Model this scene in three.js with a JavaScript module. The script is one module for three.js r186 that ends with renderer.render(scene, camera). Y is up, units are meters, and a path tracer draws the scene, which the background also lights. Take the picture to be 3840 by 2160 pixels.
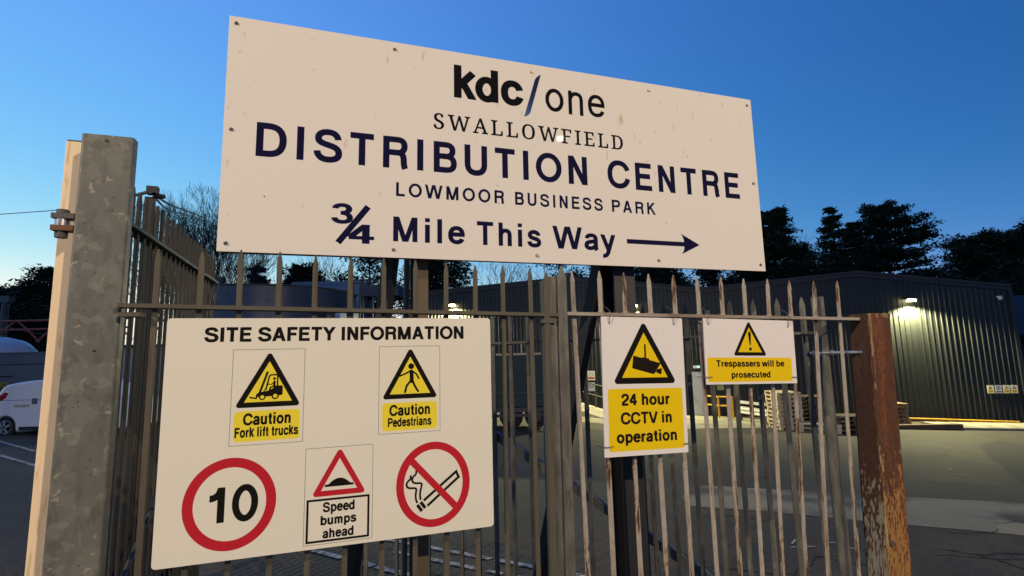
import * as THREE from 'three';
import { mergeGeometries } from 'three/addons/utils/BufferGeometryUtils.js';
import { RectAreaLightUniformsLib } from 'three/addons/lights/RectAreaLightUniformsLib.js';

// ------------------------------------------------------------------ camera, sky, sun, exposure
const scene = new THREE.Scene();
const R = THREE.MathUtils.degToRad;
const EYE = 1.79;
const camera = new THREE.PerspectiveCamera(2 * Math.atan(1080 / 1900) * 180 / Math.PI, 16 / 9, 0.05, 900);
camera.position.set(0, EYE, 0);
camera.rotation.set(Math.asin(0.1319), 0, -R(1.376), 'YXZ');

const SKY_W = [[-4.368, 1.718, 1.3, 4.758, -0.302], [-1.69, 1.138, -0.518, 1.54, -0.255], [-0.729, 0.919, -0.077, 0.781, -1.167]];
const smooth = (a, b, x) => { const t = Math.min(1, Math.max(0, (x - a) / (b - a))); return t * t * (3 - 2 * t); };
function skyColour(x, y, z) {             // clear dusk sky: pale afterglow low at the left, deep blue away from it
  const el = Math.max(Math.asin(y), 0), az = Math.atan2(x, -z);
  const c = Math.cos(el) * Math.cos(az + R(60)), h = Math.exp(-Math.max(el, R(4.5)) / R(11));
  const night = 1 - 0.5 * smooth(R(36), R(80), el) - 0.35 * smooth(R(115), R(180), Math.abs(Math.atan2(Math.sin(az + R(60)), Math.cos(az + R(60)))));   // the sky deepens overhead and away from the afterglow
  return SKY_W.map((w) => {
    const v = Math.exp(w[0] + w[1] * c + w[2] * Math.sin(el) + w[3] * h + w[4] * h * c);
    return night * v / Math.pow(1 + Math.pow(v / 1.12, 6), 1 / 6);
  });
}
{
  const W = 1024, H = 512, data = new Float32Array(W * H * 4);
  for (let j = 0; j < H; j++) for (let i = 0; i < W; i++) {
    const el = ((j + 0.5) / H - 0.5) * Math.PI, ph = ((i + 0.5) / W - 0.5) * 2 * Math.PI;
    const c = skyColour(Math.cos(el) * Math.cos(ph), Math.sin(Math.max(el, 0)), Math.cos(el) * Math.sin(ph));
    const o = (j * W + i) * 4; data[o] = c[0]; data[o + 1] = c[1]; data[o + 2] = c[2]; data[o + 3] = 1;
  }
  const sky = new THREE.DataTexture(data, W, H, THREE.RGBAFormat, THREE.FloatType);
  sky.mapping = THREE.EquirectangularReflectionMapping; sky.magFilter = THREE.LinearFilter; sky.minFilter = THREE.LinearFilter; sky.needsUpdate = true;
  scene.background = sky; scene.environment = sky;
}
const sun = new THREE.DirectionalLight(new THREE.Color(1, 0.8, 0.6), 0.06);   // last light of the set sun
sun.position.set(-52, 6, -30); sun.castShadow = true; sun.shadow.radius = 25;
Object.assign(sun.shadow.camera, { left: -60, right: 60, top: 60, bottom: -60, near: 1, far: 220 });
scene.add(sun); scene.add(sun.target);
RectAreaLightUniformsLib.init();

const renderer = new THREE.WebGLRenderer({ antialias: true });
renderer.toneMapping = THREE.LinearToneMapping; renderer.toneMappingExposure = 1;
renderer.shadowMap.enabled = true;

// ------------------------------------------------------------------ helpers
function rng(seed) { let a = seed >>> 0; return () => { a = (a + 0x6D2B79F5) >>> 0; let t = a; t = Math.imul(t ^ (t >>> 15), t | 1); t ^= t + Math.imul(t ^ (t >>> 7), t | 61); return ((t ^ (t >>> 14)) >>> 0) / 4294967296; }; }
const HT = (() => { const r = rng(77), a = new Float32Array(65536); for (let i = 0; i < 65536; i++) a[i] = r(); return a; })();
function vnoise(x, y) {
  const xi = Math.floor(x), yi = Math.floor(y), fx = x - xi, fy = y - yi, u = fx * fx * (3 - 2 * fx), v = fy * fy * (3 - 2 * fy);
  const h = (a, b) => HT[((a & 255) + ((b & 255) << 8)) & 65535];
  return (h(xi, yi) * (1 - u) + h(xi + 1, yi) * u) * (1 - v) + (h(xi, yi + 1) * (1 - u) + h(xi + 1, yi + 1) * u) * v;
}
function fbm(x, y, o = 4) { let s = 0, a = 0.5, t = 0; for (let i = 0; i < o; i++) { s += a * vnoise(x, y); t += a; a *= 0.5; x = x * 2.03 + 17.1; y = y * 2.03 + 9.7; } return s / t; }
const sst = (a, b, x) => { const t = Math.min(1, Math.max(0, (x - a) / (b - a))); return t * t * (3 - 2 * t); };
const mix = (a, b, t) => a + (b - a) * t;
const mix3 = (a, b, t) => [mix(a[0], b[0], t), mix(a[1], b[1], t), mix(a[2], b[2], t)];
const counts = {};
function numbered(n) { const k = counts[n] = (counts[n] ?? -1) + 1; return k ? n + '_' + String(k).padStart(3, '0') : n; }
function thing(name, label, category, pos = [0, 0, 0], turn = 0, group) {
  const o = new THREE.Group(); o.name = numbered(name); o.position.set(...pos); o.rotation.y = turn;
  o.userData = { label, category }; if (group) o.userData.group = group; scene.add(o); return o;
}
function part(name, geo, m, parent, pos, rot) {
  const o = new THREE.Mesh(geo, m); o.name = name; if (pos) o.position.set(...pos); if (rot) o.rotation.set(...rot);
  o.castShadow = o.receiveShadow = true; parent.add(o); return o;
}
function struct(name, geo, m) { const o = part(numbered(name), geo, m, scene); o.userData.kind = 'structure'; return o; }
function copyOf(root, pos, turn, label) { const r = root.clone(); r.name = numbered(root.name.replace(/_\d{3}$/, '')); r.userData = { ...root.userData }; if (label) r.userData.label = label; r.position.set(...pos); r.rotation.y = turn; scene.add(r); return r; }
const G = (x, z) => -0.035 * x + 0.0377 * z;                       // the yard falls gently to the right and away
const YAW = R(17.7826), UX = Math.cos(YAW), UZ = -Math.sin(YAW), NX = Math.sin(YAW), NZ = Math.cos(YAW);
const FP = (u, y, w) => [UX * u + NX * w, y, UZ * u + NZ * w];       // along the fence line, up, towards the road
const box = (w, h, d) => new THREE.BoxGeometry(w, h, d);
function bar(a, b, r, seg = 8) {                                     // round bar between two points
  const A = new THREE.Vector3(...a), B = new THREE.Vector3(...b), L = A.distanceTo(B), g = new THREE.CylinderGeometry(r, r, L, seg);
  g.applyQuaternion(new THREE.Quaternion().setFromUnitVectors(new THREE.Vector3(0, 1, 0), B.clone().sub(A).normalize()));
  g.translate((A.x + B.x) / 2, (A.y + B.y) / 2, (A.z + B.z) / 2); return g;
}
function beam(a, b, w, d) {                                          // flat bar between two points, w across, d deep
  const A = new THREE.Vector3(...a), B = new THREE.Vector3(...b), L = A.distanceTo(B), g = new THREE.BoxGeometry(w, L, d);
  g.applyQuaternion(new THREE.Quaternion().setFromUnitVectors(new THREE.Vector3(0, 1, 0), B.clone().sub(A).normalize()));
  g.translate((A.x + B.x) / 2, (A.y + B.y) / 2, (A.z + B.z) / 2); return g;
}
function sag(pts, r, seg = 24) { return new THREE.TubeGeometry(new THREE.CatmullRomCurve3(pts.map((p) => new THREE.Vector3(...p))), seg, r, 5); }
function roundRect(w, d, r, s = 3) {                                 // outline, starting at the front left corner and going right
  const o = []; const c = [[-w / 2 + r, d / 2 - r, 180], [w / 2 - r, d / 2 - r, 90], [w / 2 - r, -d / 2 + r, 0], [-w / 2 + r, -d / 2 + r, -90]];
  for (const [x, z, a] of c) for (let i = 0; i <= s; i++) { const t = R(a - 90 * i / s); o.push([x + r * Math.cos(t), z + r * Math.sin(t)]); }
  return o;
}
function prism(pts, y0, y1, lean = [0, 0], cap = true) {             // upright prism; u runs round it in metres, v up it in metres
  const P = [], U = [], idx = []; let s = 0; const n = pts.length;
  for (let i = 0; i < n; i++) {
    const a = pts[i], b = pts[(i + 1) % n], l = Math.hypot(b[0] - a[0], b[1] - a[1]), k = P.length / 3;
    P.push(a[0] + lean[0], y0, a[1] + lean[1], b[0] + lean[0], y0, b[1] + lean[1], b[0], y1, b[1], a[0], y1, a[1]);
    U.push(s, y0, s + l, y0, s + l, y1, s, y1); idx.push(k, k + 1, k + 2, k, k + 2, k + 3); s += l;
  }
  if (cap) for (const [y, up] of [[y1, 1], [y0, 0]]) {
    const k = P.length / 3, sh = up ? [0, 0] : lean; for (const p of pts) { P.push(p[0] + sh[0], y, p[1] + sh[1]); U.push(p[0], p[1]); }
    for (let i = 1; i < n - 1; i++) up ? idx.push(k, k + i, k + i + 1) : idx.push(k, k + i + 1, k + i);
  }
  let g = new THREE.BufferGeometry(); g.setAttribute('position', new THREE.Float32BufferAttribute(P, 3)); g.setAttribute('uv', new THREE.Float32BufferAttribute(U, 2)); g.setIndex(idx);
  g = g.toNonIndexed(); g.computeVertexNormals(); g.setIndex([...Array(g.attributes.position.count).keys()]); return g;
}
function canvas(w, h) { const c = document.createElement('canvas'); c.width = w; c.height = h; return [c, c.getContext('2d')]; }
function canvasTex(c) { const t = new THREE.CanvasTexture(c); t.colorSpace = THREE.SRGBColorSpace; t.anisotropy = 8; return t; }
function noiseTex(w, h, fn, sx = 1, sy = 1, srgb = true) {           // fn(x, y in 0..1) -> [r, g, b] 0..255; repeats every sx by sy metres
  const d = new Uint8Array(w * h * 4);
  for (let j = 0; j < h; j++) for (let i = 0; i < w; i++) { const c = fn(i / w, j / h), o = (j * w + i) * 4; d[o] = c[0]; d[o + 1] = c[1]; d[o + 2] = c[2]; d[o + 3] = 255; }
  const t = new THREE.DataTexture(d, w, h); t.magFilter = THREE.LinearFilter; t.minFilter = THREE.LinearMipmapLinearFilter; t.generateMipmaps = true;
  t.wrapS = t.wrapT = THREE.RepeatWrapping; t.repeat.set(1 / sx, 1 / sy); if (srgb) t.colorSpace = THREE.SRGBColorSpace; t.needsUpdate = true; return t;
}
const wrapN = (x, y, f, o, s = 0) => { const a = fbm(x * f + s, y * f + s, o), b = fbm((x - 1) * f + s, y * f + s, o), c = fbm(x * f + s, (y - 1) * f + s, o), d = fbm((x - 1) * f + s, (y - 1) * f + s, o); return mix(mix(a, b, x), mix(c, d, x), y); };
const std = (o) => new THREE.MeshStandardMaterial(o);
const rgb = (r, g, b) => new THREE.Color().setRGB(r, g, b);

// ------------------------------------------------------------------ materials
const galvFn = (dark, light, sc) => (x, y) => {
  const n = wrapN(x, y, 9 * sc, 4), m = wrapN(x, y, 30 * sc, 3, 40), p = wrapN(x, y, 14 * sc, 2, 90);
  const t = sst(0.3, 0.75, n) * 0.6 + (p > 0.6 ? 0.3 : 0) + (m - 0.5) * 0.25; return mix3(dark, light, Math.min(1, Math.max(0, t)));
};
const M = {};
M.galv = std({ map: noiseTex(256, 1024, galvFn([78, 77, 72], [124, 122, 115], 1), 0.25, 1), roughness: 0.62, metalness: 0.25 });
M.galvBrown = std({ map: noiseTex(128, 1024, (x, y) => { const n = wrapN(x, y, 8, 4), m = wrapN(x, y, 40, 3, 31), q = wrapN(x, y, 5, 3, 11); let c = mix3([68, 64, 54], [98, 93, 80], n); c = mix3(c, [76, 56, 35], sst(0.56, 0.72, q) * 0.7); return mix3(c, [58, 52, 42], sst(0.6, 0.8, m) * 0.6); }, 0.12, 1.1), roughness: 0.7, metalness: 0.15 });
M.galvDark = std({ map: noiseTex(128, 512, galvFn([70, 68, 66], [110, 108, 106], 1), 0.2, 1), roughness: 0.65, metalness: 0.3 });
M.sideFence = std({ map: noiseTex(128, 1024, (x, y) => { const n = wrapN(x, y, 7, 4), q = wrapN(x, y, 12, 3, 21); return mix3(mix3([40, 36, 31], [60, 54, 47], n), [54, 38, 28], sst(0.5, 0.75, q) * 0.6); }, 0.2, 1.3), roughness: 0.75, metalness: 0.1 });
M.whiteRust = std({ map: noiseTex(256, 2048, (x, y) => {
  const X = x * 0.16, Y = y * 1.4, a = fbm(X * 170 + 3, Y * 9, 4), b = fbm(X * 420 + 50, Y * 60, 3), e = fbm(X * 9 + 80, Y * 3.2, 3), w = fbm(X * 60, Y * 40 + 20, 3), sp = fbm(X * 330 + 9, Y * 230, 2);
  let c = mix3([144, 136, 126], [170, 161, 150], w); c = mix3(c, [118, 107, 90], sst(0.5, 0.75, fbm(X * 40 + 7, Y * 9, 3)) * 0.5);
  const thr = 0.74 - 0.2 * sst(0.42, 0.7, e), v = a * 0.72 + b * 0.28; c = mix3(c, [132, 100, 60], sst(thr - 0.07, thr, v) * 0.6);
  return mix3(c, mix3([52, 31, 18], [86, 52, 28], b), Math.max(sst(thr, thr + 0.03, v), sst(0.8, 0.82, sp) * 0.8));
}, 0.16, 1.4), roughness: 0.6, metalness: 0 });
M.leftPost = std({ map: noiseTex(448, 2048, (x, y) => {                 // zinc bloom in ragged overlapping patches
  const X = x * 0.4, Y = y * 2.6, wx = (fbm(X * 60 + 3, Y * 60, 3) - 0.5) * 0.03, wy = (fbm(X * 60 + 70, Y * 60 + 9, 3) - 0.5) * 0.03, a = X + wx, b = Y + wy;
  let c = mix3([90, 91, 86], [112, 112, 105], fbm(X * 14, Y * 9, 4)); c = mix3(c, [82, 81, 74], sst(0.5, 0.75, fbm(X * 40 + 8, Y * 26, 4)) * 0.5);
  const p1 = fbm(a * 19 + 11, b * 17, 2), p2 = fbm(a * 34 + 50, b * 30 + 7, 2), p3 = fbm(a * 46 + 90, b * 42 + 31, 2), big = fbm(X * 5 + 2, Y * 2.2 + 8, 3);
  c = mix3(c, [128, 127, 118], sst(0.54, 0.64, p1) * 0.35); c = mix3(c, [142, 140, 130], sst(0.69 - 0.16 * (big - 0.5), 0.725 - 0.16 * (big - 0.5), p2) * 0.34); c = mix3(c, [176, 168, 148], sst(0.79, 0.81, p3) * 0.5);
  c = mix3(c, [58, 54, 46], sst(0.86, 0.88, fbm(X * 150 + 5, Y * 90, 2)) * 0.6); const g = vnoise(X * 900, Y * 900) - 0.5; return c.map((v) => v + g * 9);
}, 0.4, 2.6), roughness: 0.55, metalness: 0.25 });
M.rustPost = (() => {                                                      // u: front 0..0.14, right, back, left; v up 2.05 m
  const W = 1024, H = 2048, P = 0.506;
  return std({ map: noiseTex(W, H, (x, y) => {
    const m = x * P, yy = y * 2.05, left = m > 0.393, n = fbm(x * 26, y * 60, 5), f = fbm(x * 120 + 9, y * 420, 4), st = fbm(x * 46 + 31, y * 70, 5), big = fbm(x * 11 + 4, y * 5, 3);
    let c = left ? mix3([72, 46, 30], [94, 62, 40], n) : mix3([98, 52, 20], [124, 68, 26], n);
    c = mix3(c, [54, 32, 17], sst(0.5, 0.72, f) * 0.7); c = mix3(c, [62, 36, 18], sst(0.45, 0.6, fbm(x * 8 + 40, y * 3 + 2, 4)) * 0.6);
    const edge = 1.06 + (big - 0.5) * 0.5 + (st - 0.5) * 0.75;             // below this the old paint still holds, in ragged tongues
    const paint = left ? mix3([128, 120, 104], [148, 140, 124], f) : mix3([132, 92, 44], [152, 112, 60], f);
    const k = sst(edge + 0.05, edge - 0.05, yy) * sst(0.72, 0.62, fbm(x * 60 + 70, y * 40, 5));
    const ed = Math.min(Math.abs(m - 0.002), Math.abs(m - P));             // paint left along the front left arris
    const kk = sst(0.016 + (st - 0.4) * 0.02, 0.006, ed) * sst(0.45, 0.58, fbm(x * 30 + 5, y * 24 + 8, 4));
    c = mix3(c, paint, k); c = mix3(c, [150, 128, 92], kk * 0.85);
    if (yy > 1.93) c = mix3(c, [150, 136, 108], sst(0.5, 0.62, fbm(x * 50, y * 60, 4)) * 0.8);
    return mix3(c, [58, 30, 14], sst(0.6, 0.66, fbm(x * 100 + 20, y * 90, 5)) * 0.75);
  }, P, 2.05), roughness: 0.8, metalness: 0 });
})();
M.peach = std({ map: noiseTex(128, 1024, (x, y) => { const n = wrapN(x, y, 6, 4), s = wrapN(x, y, 16, 3, 44); return mix3(mix3([222, 198, 164], [232, 210, 178], n), [182, 156, 122], sst(0.62, 0.78, s) * 0.6); }, 0.2, 1.3), roughness: 0.5 });
M.darkSteel = std({ map: noiseTex(128, 512, (x, y) => { const n = wrapN(x, y, 6, 4), q = wrapN(x, y, 20, 3, 60); return mix3(mix3([32, 34, 40], [44, 45, 51], n), [58, 54, 50], sst(0.62, 0.8, q) * 0.5); }, 0.3, 1.2), roughness: 0.55, metalness: 0.1 });
M.black = std({ color: rgb(0.014, 0.014, 0.016), roughness: 0.6 });
M.brownSteel = std({ map: noiseTex(64, 512, (x, y) => mix3([78, 66, 50], [104, 90, 70], wrapN(x, y, 8, 4)), 0.2, 1.2), roughness: 0.7 });
M.zinc = std({ color: rgb(0.5, 0.5, 0.5), roughness: 0.35, metalness: 0.8 });
M.rustBit = std({ color: rgb(0.13, 0.06, 0.03), roughness: 0.8 });
M.wire = std({ color: rgb(0.16, 0.14, 0.12), roughness: 0.4, metalness: 0.7 });
M.cable = std({ color: rgb(0.02, 0.02, 0.022), roughness: 0.7 });
M.clad = std({ map: noiseTex(256, 1024, (x, y) => { const n = wrapN(x, y, 5, 4), s = fbm(x * 40, y * 3, 3); return mix3(mix3([29, 32, 32], [37, 40, 39], n), [46, 48, 44], sst(0.6, 0.8, s) * 0.35); }, 2.3, 6.1), roughness: 0.45, metalness: 0.15 });
M.cladBlue = std({ color: rgb(0.018, 0.02, 0.026), roughness: 0.5 });
M.roof = std({ color: rgb(0.022, 0.023, 0.027), roughness: 0.6 });
M.conc = std({ map: noiseTex(512, 512, (x, y) => { const n = wrapN(x, y, 5, 5), m = wrapN(x, y, 60, 2, 9), s = wrapN(x, y, 3, 3, 33); return mix3(mix3([128, 122, 108], [160, 154, 138], n), [88, 86, 80], sst(0.52, 0.75, s) * 0.55 + (m - 0.5) * 0.3); }, 2.2, 2.2), roughness: 0.9 });
M.wood = [0, 1, 2].map((k) => std({ map: noiseTex(128, 128, (x, y) => { const g = fbm(x * 3 + k * 9, y * 34, 4), n = fbm(x * 8, y * 8 + k * 30, 3); return mix3([[186, 164, 126], [126, 100, 72], [84, 64, 48]][k], [[222, 202, 162], [158, 130, 98], [108, 86, 66]][k], g * 0.7 + n * 0.3); }, 0.6, 0.6), roughness: 0.85 }));
M.white = std({ color: rgb(0.72, 0.72, 0.72), roughness: 0.4 });
M.carWhite = new THREE.MeshPhysicalMaterial({ color: rgb(0.74, 0.75, 0.78), roughness: 0.3, clearcoat: 0.7, clearcoatRoughness: 0.08 });
M.glassDark = new THREE.MeshPhysicalMaterial({ color: rgb(0.01, 0.012, 0.015), roughness: 0.05, clearcoat: 1 });
M.rubber = std({ color: rgb(0.012, 0.012, 0.013), roughness: 0.85 });
M.alloy = std({ color: rgb(0.55, 0.56, 0.58), roughness: 0.3, metalness: 0.85 });
M.redLamp = new THREE.MeshPhysicalMaterial({ color: rgb(0.3, 0.01, 0.015), roughness: 0.12, clearcoat: 1 });
M.green = std({ map: noiseTex(256, 256, (x, y) => mix3([12, 44, 44], [22, 60, 56], wrapN(x, y, 6, 4)), 2.4, 2.4), roughness: 0.6 });
M.greyPaint = std({ map: noiseTex(256, 256, (x, y) => mix3([84, 86, 92], [104, 106, 112], wrapN(x, y, 5, 4)), 3, 3), roughness: 0.6 });
M.redPaint = std({ color: rgb(0.36, 0.07, 0.04), roughness: 0.6 });
M.yellowPaint = std({ map: noiseTex(128, 128, (x, y) => mix3([206, 156, 26], [166, 116, 22], sst(0.45, 0.7, wrapN(x, y, 8, 4))), 0.6, 0.6), roughness: 0.5 });
M.blueGrey = std({ map: noiseTex(128, 128, (x, y) => mix3([128, 146, 164], [144, 162, 180], wrapN(x, y, 4, 4)), 3, 3), roughness: 0.55 });
M.armco = std({ color: rgb(0.62, 0.62, 0.6), roughness: 0.4, metalness: 0.4 });
M.door = std({ color: rgb(0.5, 0.5, 0.5), roughness: 0.5 });
M.bark = std({ map: noiseTex(64, 128, (x, y) => mix3([38, 32, 27], [66, 57, 48], wrapN(x, y, 10, 4)), 0.5, 0.8), roughness: 0.95 });
M.twig = std({ color: rgb(0.045, 0.036, 0.03), roughness: 0.95 });
M.needles = [0, 1, 2].map((k) => std({ color: [rgb(0.03, 0.052, 0.026), rgb(0.038, 0.056, 0.032), rgb(0.026, 0.044, 0.028)][k], roughness: 0.9, side: THREE.DoubleSide }));
M.tank = std({ map: noiseTex(512, 256, (x, y) => mix3([74, 76, 80], [96, 98, 102], wrapN(x, y, 7, 4)), 4, 2), roughness: 0.38, metalness: 0.5 });

// ------------------------------------------------------------------ ground
{
  const ticks = (a, b, near, k) => { const o = []; let s = 0, st = near; while (s < b) { o.push(s); s += st; if (s > k) st *= 1.18; } o.push(b); const neg = []; s = 0; st = near; while (s < -a) { if (s) neg.push(-s); s += st; if (s > k) st *= 1.18; } neg.push(a); return [...neg.reverse(), ...o]; };
  const X = ticks(-300, 300, 0.55, 26), Z = ticks(-400, 60, 0.55, 30), P = [], C = [], U = [], I = [];
  for (const z of Z) for (const x of X) {
    const n = fbm(x * 0.35 + 40, z * 0.35 + 40, 4), b = fbm(x * 0.09 + 7, z * 0.09 + 3, 3), t = 0.6 + 0.62 * n + 0.5 * (b - 0.5);
    P.push(x, G(x, Math.max(z, -120)), z); U.push(x, z); C.push(t, t * (0.985 + 0.02 * b), t * (0.95 + 0.07 * b));
  }
  for (let j = 0; j < Z.length - 1; j++) for (let i = 0; i < X.length - 1; i++) { const a = j * X.length + i, b = a + 1, c = a + X.length, d = c + 1; I.push(a, c, b, b, c, d); }
  const g = new THREE.BufferGeometry(); g.setAttribute('position', new THREE.Float32BufferAttribute(P, 3)); g.setAttribute('uv', new THREE.Float32BufferAttribute(U, 2)); g.setAttribute('color', new THREE.Float32BufferAttribute(C, 3)); g.setIndex(I); g.computeVertexNormals();
  const S = 1024, W2 = 5.7, r = rng(31), hgt = new Float32Array(S * S), col = new Float32Array(S * S);
  const raw = new Float32Array(S * S); for (let k = 0; k < S * S; k++) raw[k] = r();
  for (let j = 0; j < S; j++) for (let i = 0; i < S; i++) { let q = 0; for (const [a, b, w] of [[0, 0, 0.34], [1, 0, 0.14], [-1, 0, 0.14], [0, 1, 0.14], [0, -1, 0.14], [1, 1, 0.05], [-1, -1, 0.05]]) q += w * raw[((j + b + S) % S) * S + (i + a + S) % S]; const o = j * S + i; col[o] = 0.6 * q + 0.4 * wrapN(i / S, j / S, 7, 5, 12); hgt[o] = q; }
  const crack = (x, y, a, L, w) => { for (let s = 0; s < L; s++) { x += Math.cos(a); y += Math.sin(a); a += (r() - 0.5) * 0.8; const X = ((x | 0) % S + S) % S, Y = ((y | 0) % S + S) % S; for (let q = 0; q < w; q++) { const o = Y * S + (X + q) % S; col[o] *= 0.12; hgt[o] = 0; } if (r() < 0.03 && L > 30) crack(x, y, a + (r() < 0.5 ? 1 : -1), L * 0.4, 1); } };
  for (let k = 0; k < 13; k++) crack(r() * S, r() * S, r() * 6.28, 60 + r() * 190, 3);
  const map = noiseTex(S, S, (x, y) => { const v = col[(y * S | 0) * S + (x * S | 0)]; return mix3([26, 22, 17], [92, 81, 62], sst(0.15, 0.9, v)); }, W2, W2);
  const bump = noiseTex(S, S, (x, y) => { const v = 255 * hgt[(y * S | 0) * S + (x * S | 0)]; return [v, v, v]; }, W2, W2, false);
  struct('ground', g, std({ map, bumpMap: bump, bumpScale: 0.004, vertexColors: true, roughness: 0.85 }));
}
function sheet(name, poly, lift, m, jag = 0, seed = 1) {                    // flat piece laid on the sloping yard; poly in plan [x, z]
  const r = rng(seed), q = []; poly.forEach((a, i) => { const b = poly[(i + 1) % poly.length], L = Math.hypot(b[0] - a[0], b[1] - a[1]), n = Math.max(1, Math.round(L / 0.3)); for (let k = 0; k < n; k++) q.push([mix(a[0], b[0], k / n) + (r() - 0.5) * jag, mix(a[1], b[1], k / n) + (r() - 0.5) * jag]); });
  const s = new THREE.Shape(q.map((p) => new THREE.Vector2(p[0], -p[1]))), g = new THREE.ShapeGeometry(s), p = g.attributes.position;
  for (let i = 0; i < p.count; i++) { const x = p.getX(i), z = -p.getY(i); p.setXYZ(i, x, G(x, z) + lift, z); }
  g.computeVertexNormals(); return struct(name, g, m);
}
M.patch = std({ map: noiseTex(256, 256, (x, y) => mix3([24, 27, 25], [40, 43, 40], 0.5 * wrapN(x, y, 50, 2) + 0.5 * wrapN(x, y, 5, 4, 8)), 2, 2), roughness: 0.9 });
M.strip = std({ map: noiseTex(512, 512, (x, y) => { const n = wrapN(x, y, 6, 5), m = wrapN(x, y, 90, 2, 9), s = wrapN(x, y, 3, 4, 21); return mix3(mix3([124, 117, 92], [150, 141, 110], n), [50, 49, 46], Math.min(1, sst(0.44, 0.6, s) * 0.85 + Math.max(0, m - 0.5) * 0.5)); }, 3.3, 3.3), roughness: 0.9 });
M.linePaint = std({ map: noiseTex(256, 256, (x, y) => mix3([172, 168, 158], [84, 82, 80], sst(0.5, 0.64, wrapN(x, y, 14, 4))), 0.8, 0.8), roughness: 0.8 });
sheet('concrete_strip', [[2.7, -8.95], [4.64, -8.48], [12, -6.95], [12, -4.1], [5.91, -6.27], [3.8, -7.05], [2.4, -7.5]], 0.004, M.strip, 0.05, 3);
sheet('asphalt_patch', [[12.77, -14.44], [14.68, -15.94], [13.6, -12.3], [10.9, -9.0], [8.93, -9.33], [11.05, -12.25]], 0.005, M.patch, 0.05, 4);
sheet('concrete_apron', [[5.6, -18.1], [9.2, -18.9], [10.6, -22.4], [9.6, -24.1], [6.6, -24.8], [2.2, -25.7], [2.6, -20.2]], 0.006, M.conc, 0.08, 5);
function worn(a, b, w, seed, gap = 0.16) {                                   // painted line with worn-through breaks
  const r = rng(seed), L = Math.hypot(b[0] - a[0], b[1] - a[1]), dx = (b[0] - a[0]) / L, dz = (b[1] - a[1]) / L; const gs = []; let s = 0;
  while (s < L) { const n = 0.12 + r() * 0.4, e = Math.min(L, s + n), w0 = w * (0.8 + r() * 0.25); const c = (t, k) => { const x = a[0] + dx * t - dz * k, z = a[1] + dz * t + dx * k; return [x, G(x, z) + 0.008, z]; };
    const j = () => (r() - 0.5) * 0.03, q = [c(s + j(), -w0 / 2), c(e + j(), -w0 / 2 + j() * 0.4), c(e + j(), w0 / 2), c(s + j(), w0 / 2 + j() * 0.4)], g = new THREE.BufferGeometry();
    g.setAttribute('position', new THREE.Float32BufferAttribute([...q[0], ...q[3], ...q[2], ...q[0], ...q[2], ...q[1]], 3)); g.setAttribute('uv', new THREE.Float32BufferAttribute([q[0], q[3], q[2], q[0], q[2], q[1]].flatMap((v) => [v[0], v[2]]), 2)); g.computeVertexNormals(); gs.push(g); s = e + (r() < gap ? 0.05 + r() * 0.12 : 0.004); }
  struct('painted_line', mergeGeometries(gs), M.linePaint);
}
worn([-2.9, -5.9], [-0.9, -4.8], 0.085, 11); worn([-1.7, -5.96], [1.4, -4.49], 0.085, 12); worn([-1.25, -5.45], [0.6, -4.53], 0.07, 13, 0.3);
worn([-14.4, -14.0], [-9.9, -11.07], 0.1, 14); worn([-12.4, -11.95], [-8.7, -9.64], 0.1, 15);
function crack(name, x, z, a, n, w, seed) {                                    // open crack in the tarmac, a ragged dark sliver
  const r = rng(seed), L = [], Rr = []; for (let i = 0; i <= n; i++) { const k = w * (0.3 + r()) * (1 - Math.abs(i / n - 0.45)) + 0.002; L.push([x - Math.sin(a) * k, z + Math.cos(a) * k]); Rr.push([x + Math.sin(a) * k, z - Math.cos(a) * k]); x += Math.cos(a) * 0.07; z += Math.sin(a) * 0.07; a += (r() - 0.5) * 0.9; }
  const P = []; for (let i = 0; i < n; i++) for (const q of [L[i], L[i + 1], Rr[i], Rr[i], L[i + 1], Rr[i + 1]]) P.push(q[0], G(q[0], q[1]) + 0.004, q[1]); const g = new THREE.BufferGeometry(); g.setAttribute('position', new THREE.Float32BufferAttribute(P, 3)); g.computeVertexNormals(); struct(name, g, M.crack);
}
M.crack = std({ color: rgb(0.008, 0.007, 0.006), roughness: 1, side: THREE.DoubleSide });
[[4.5, -5.75, 0.3, 16, 0.016], [4.75, -5.6, 1.2, 9, 0.012], [4.3, -5.55, -0.4, 12, 0.01], [5.3, -5.35, 0.5, 8, 0.012], [5.1, -6.35, -0.15, 16, 0.012], [6.0, -6.75, -0.3, 14, 0.012], [3.0, -5.5, 0.2, 18, 0.01], [2.4, -4.9, -0.3, 16, 0.012], [1.6, -5.2, 0.5, 14, 0.01], [2.2, -6.9, 0.1, 18, 0.01], [0.9, -4.6, 0.2, 16, 0.012], [4.1, -9.6, 0.2, 12, 0.014], [7.2, -9.3, 0.1, 14, 0.014], [9.6, -12.4, 0.3, 16, 0.016], [6.4, -12.6, -0.2, 18, 0.016], [3.2, -12.2, 0.2, 18, 0.018], [-0.8, -4.9, 0.4, 12, 0.012], [-2.2, -4.75, 0.6, 14, 0.012], [-8.7, -10.3, 0.7, 14, 0.015]].forEach((c, i) => crack('crack', ...c, 500 + i));
{ const r = rng(91); const bits = [[3.1, -6.0], [3.35, -5.92], [3.2, -5.78], [3.5, -5.85], [8.4, -10.2], [8.9, -10.75], [4.2, -9.9], [1.2, -7.6]]; bits.forEach(([x, z], i) => { const a = r() * 3; worn([x, z], [x + 0.28 * Math.cos(a), z + 0.16 * Math.sin(a)], 0.025, 100 + i, 0.4); }); }

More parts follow.
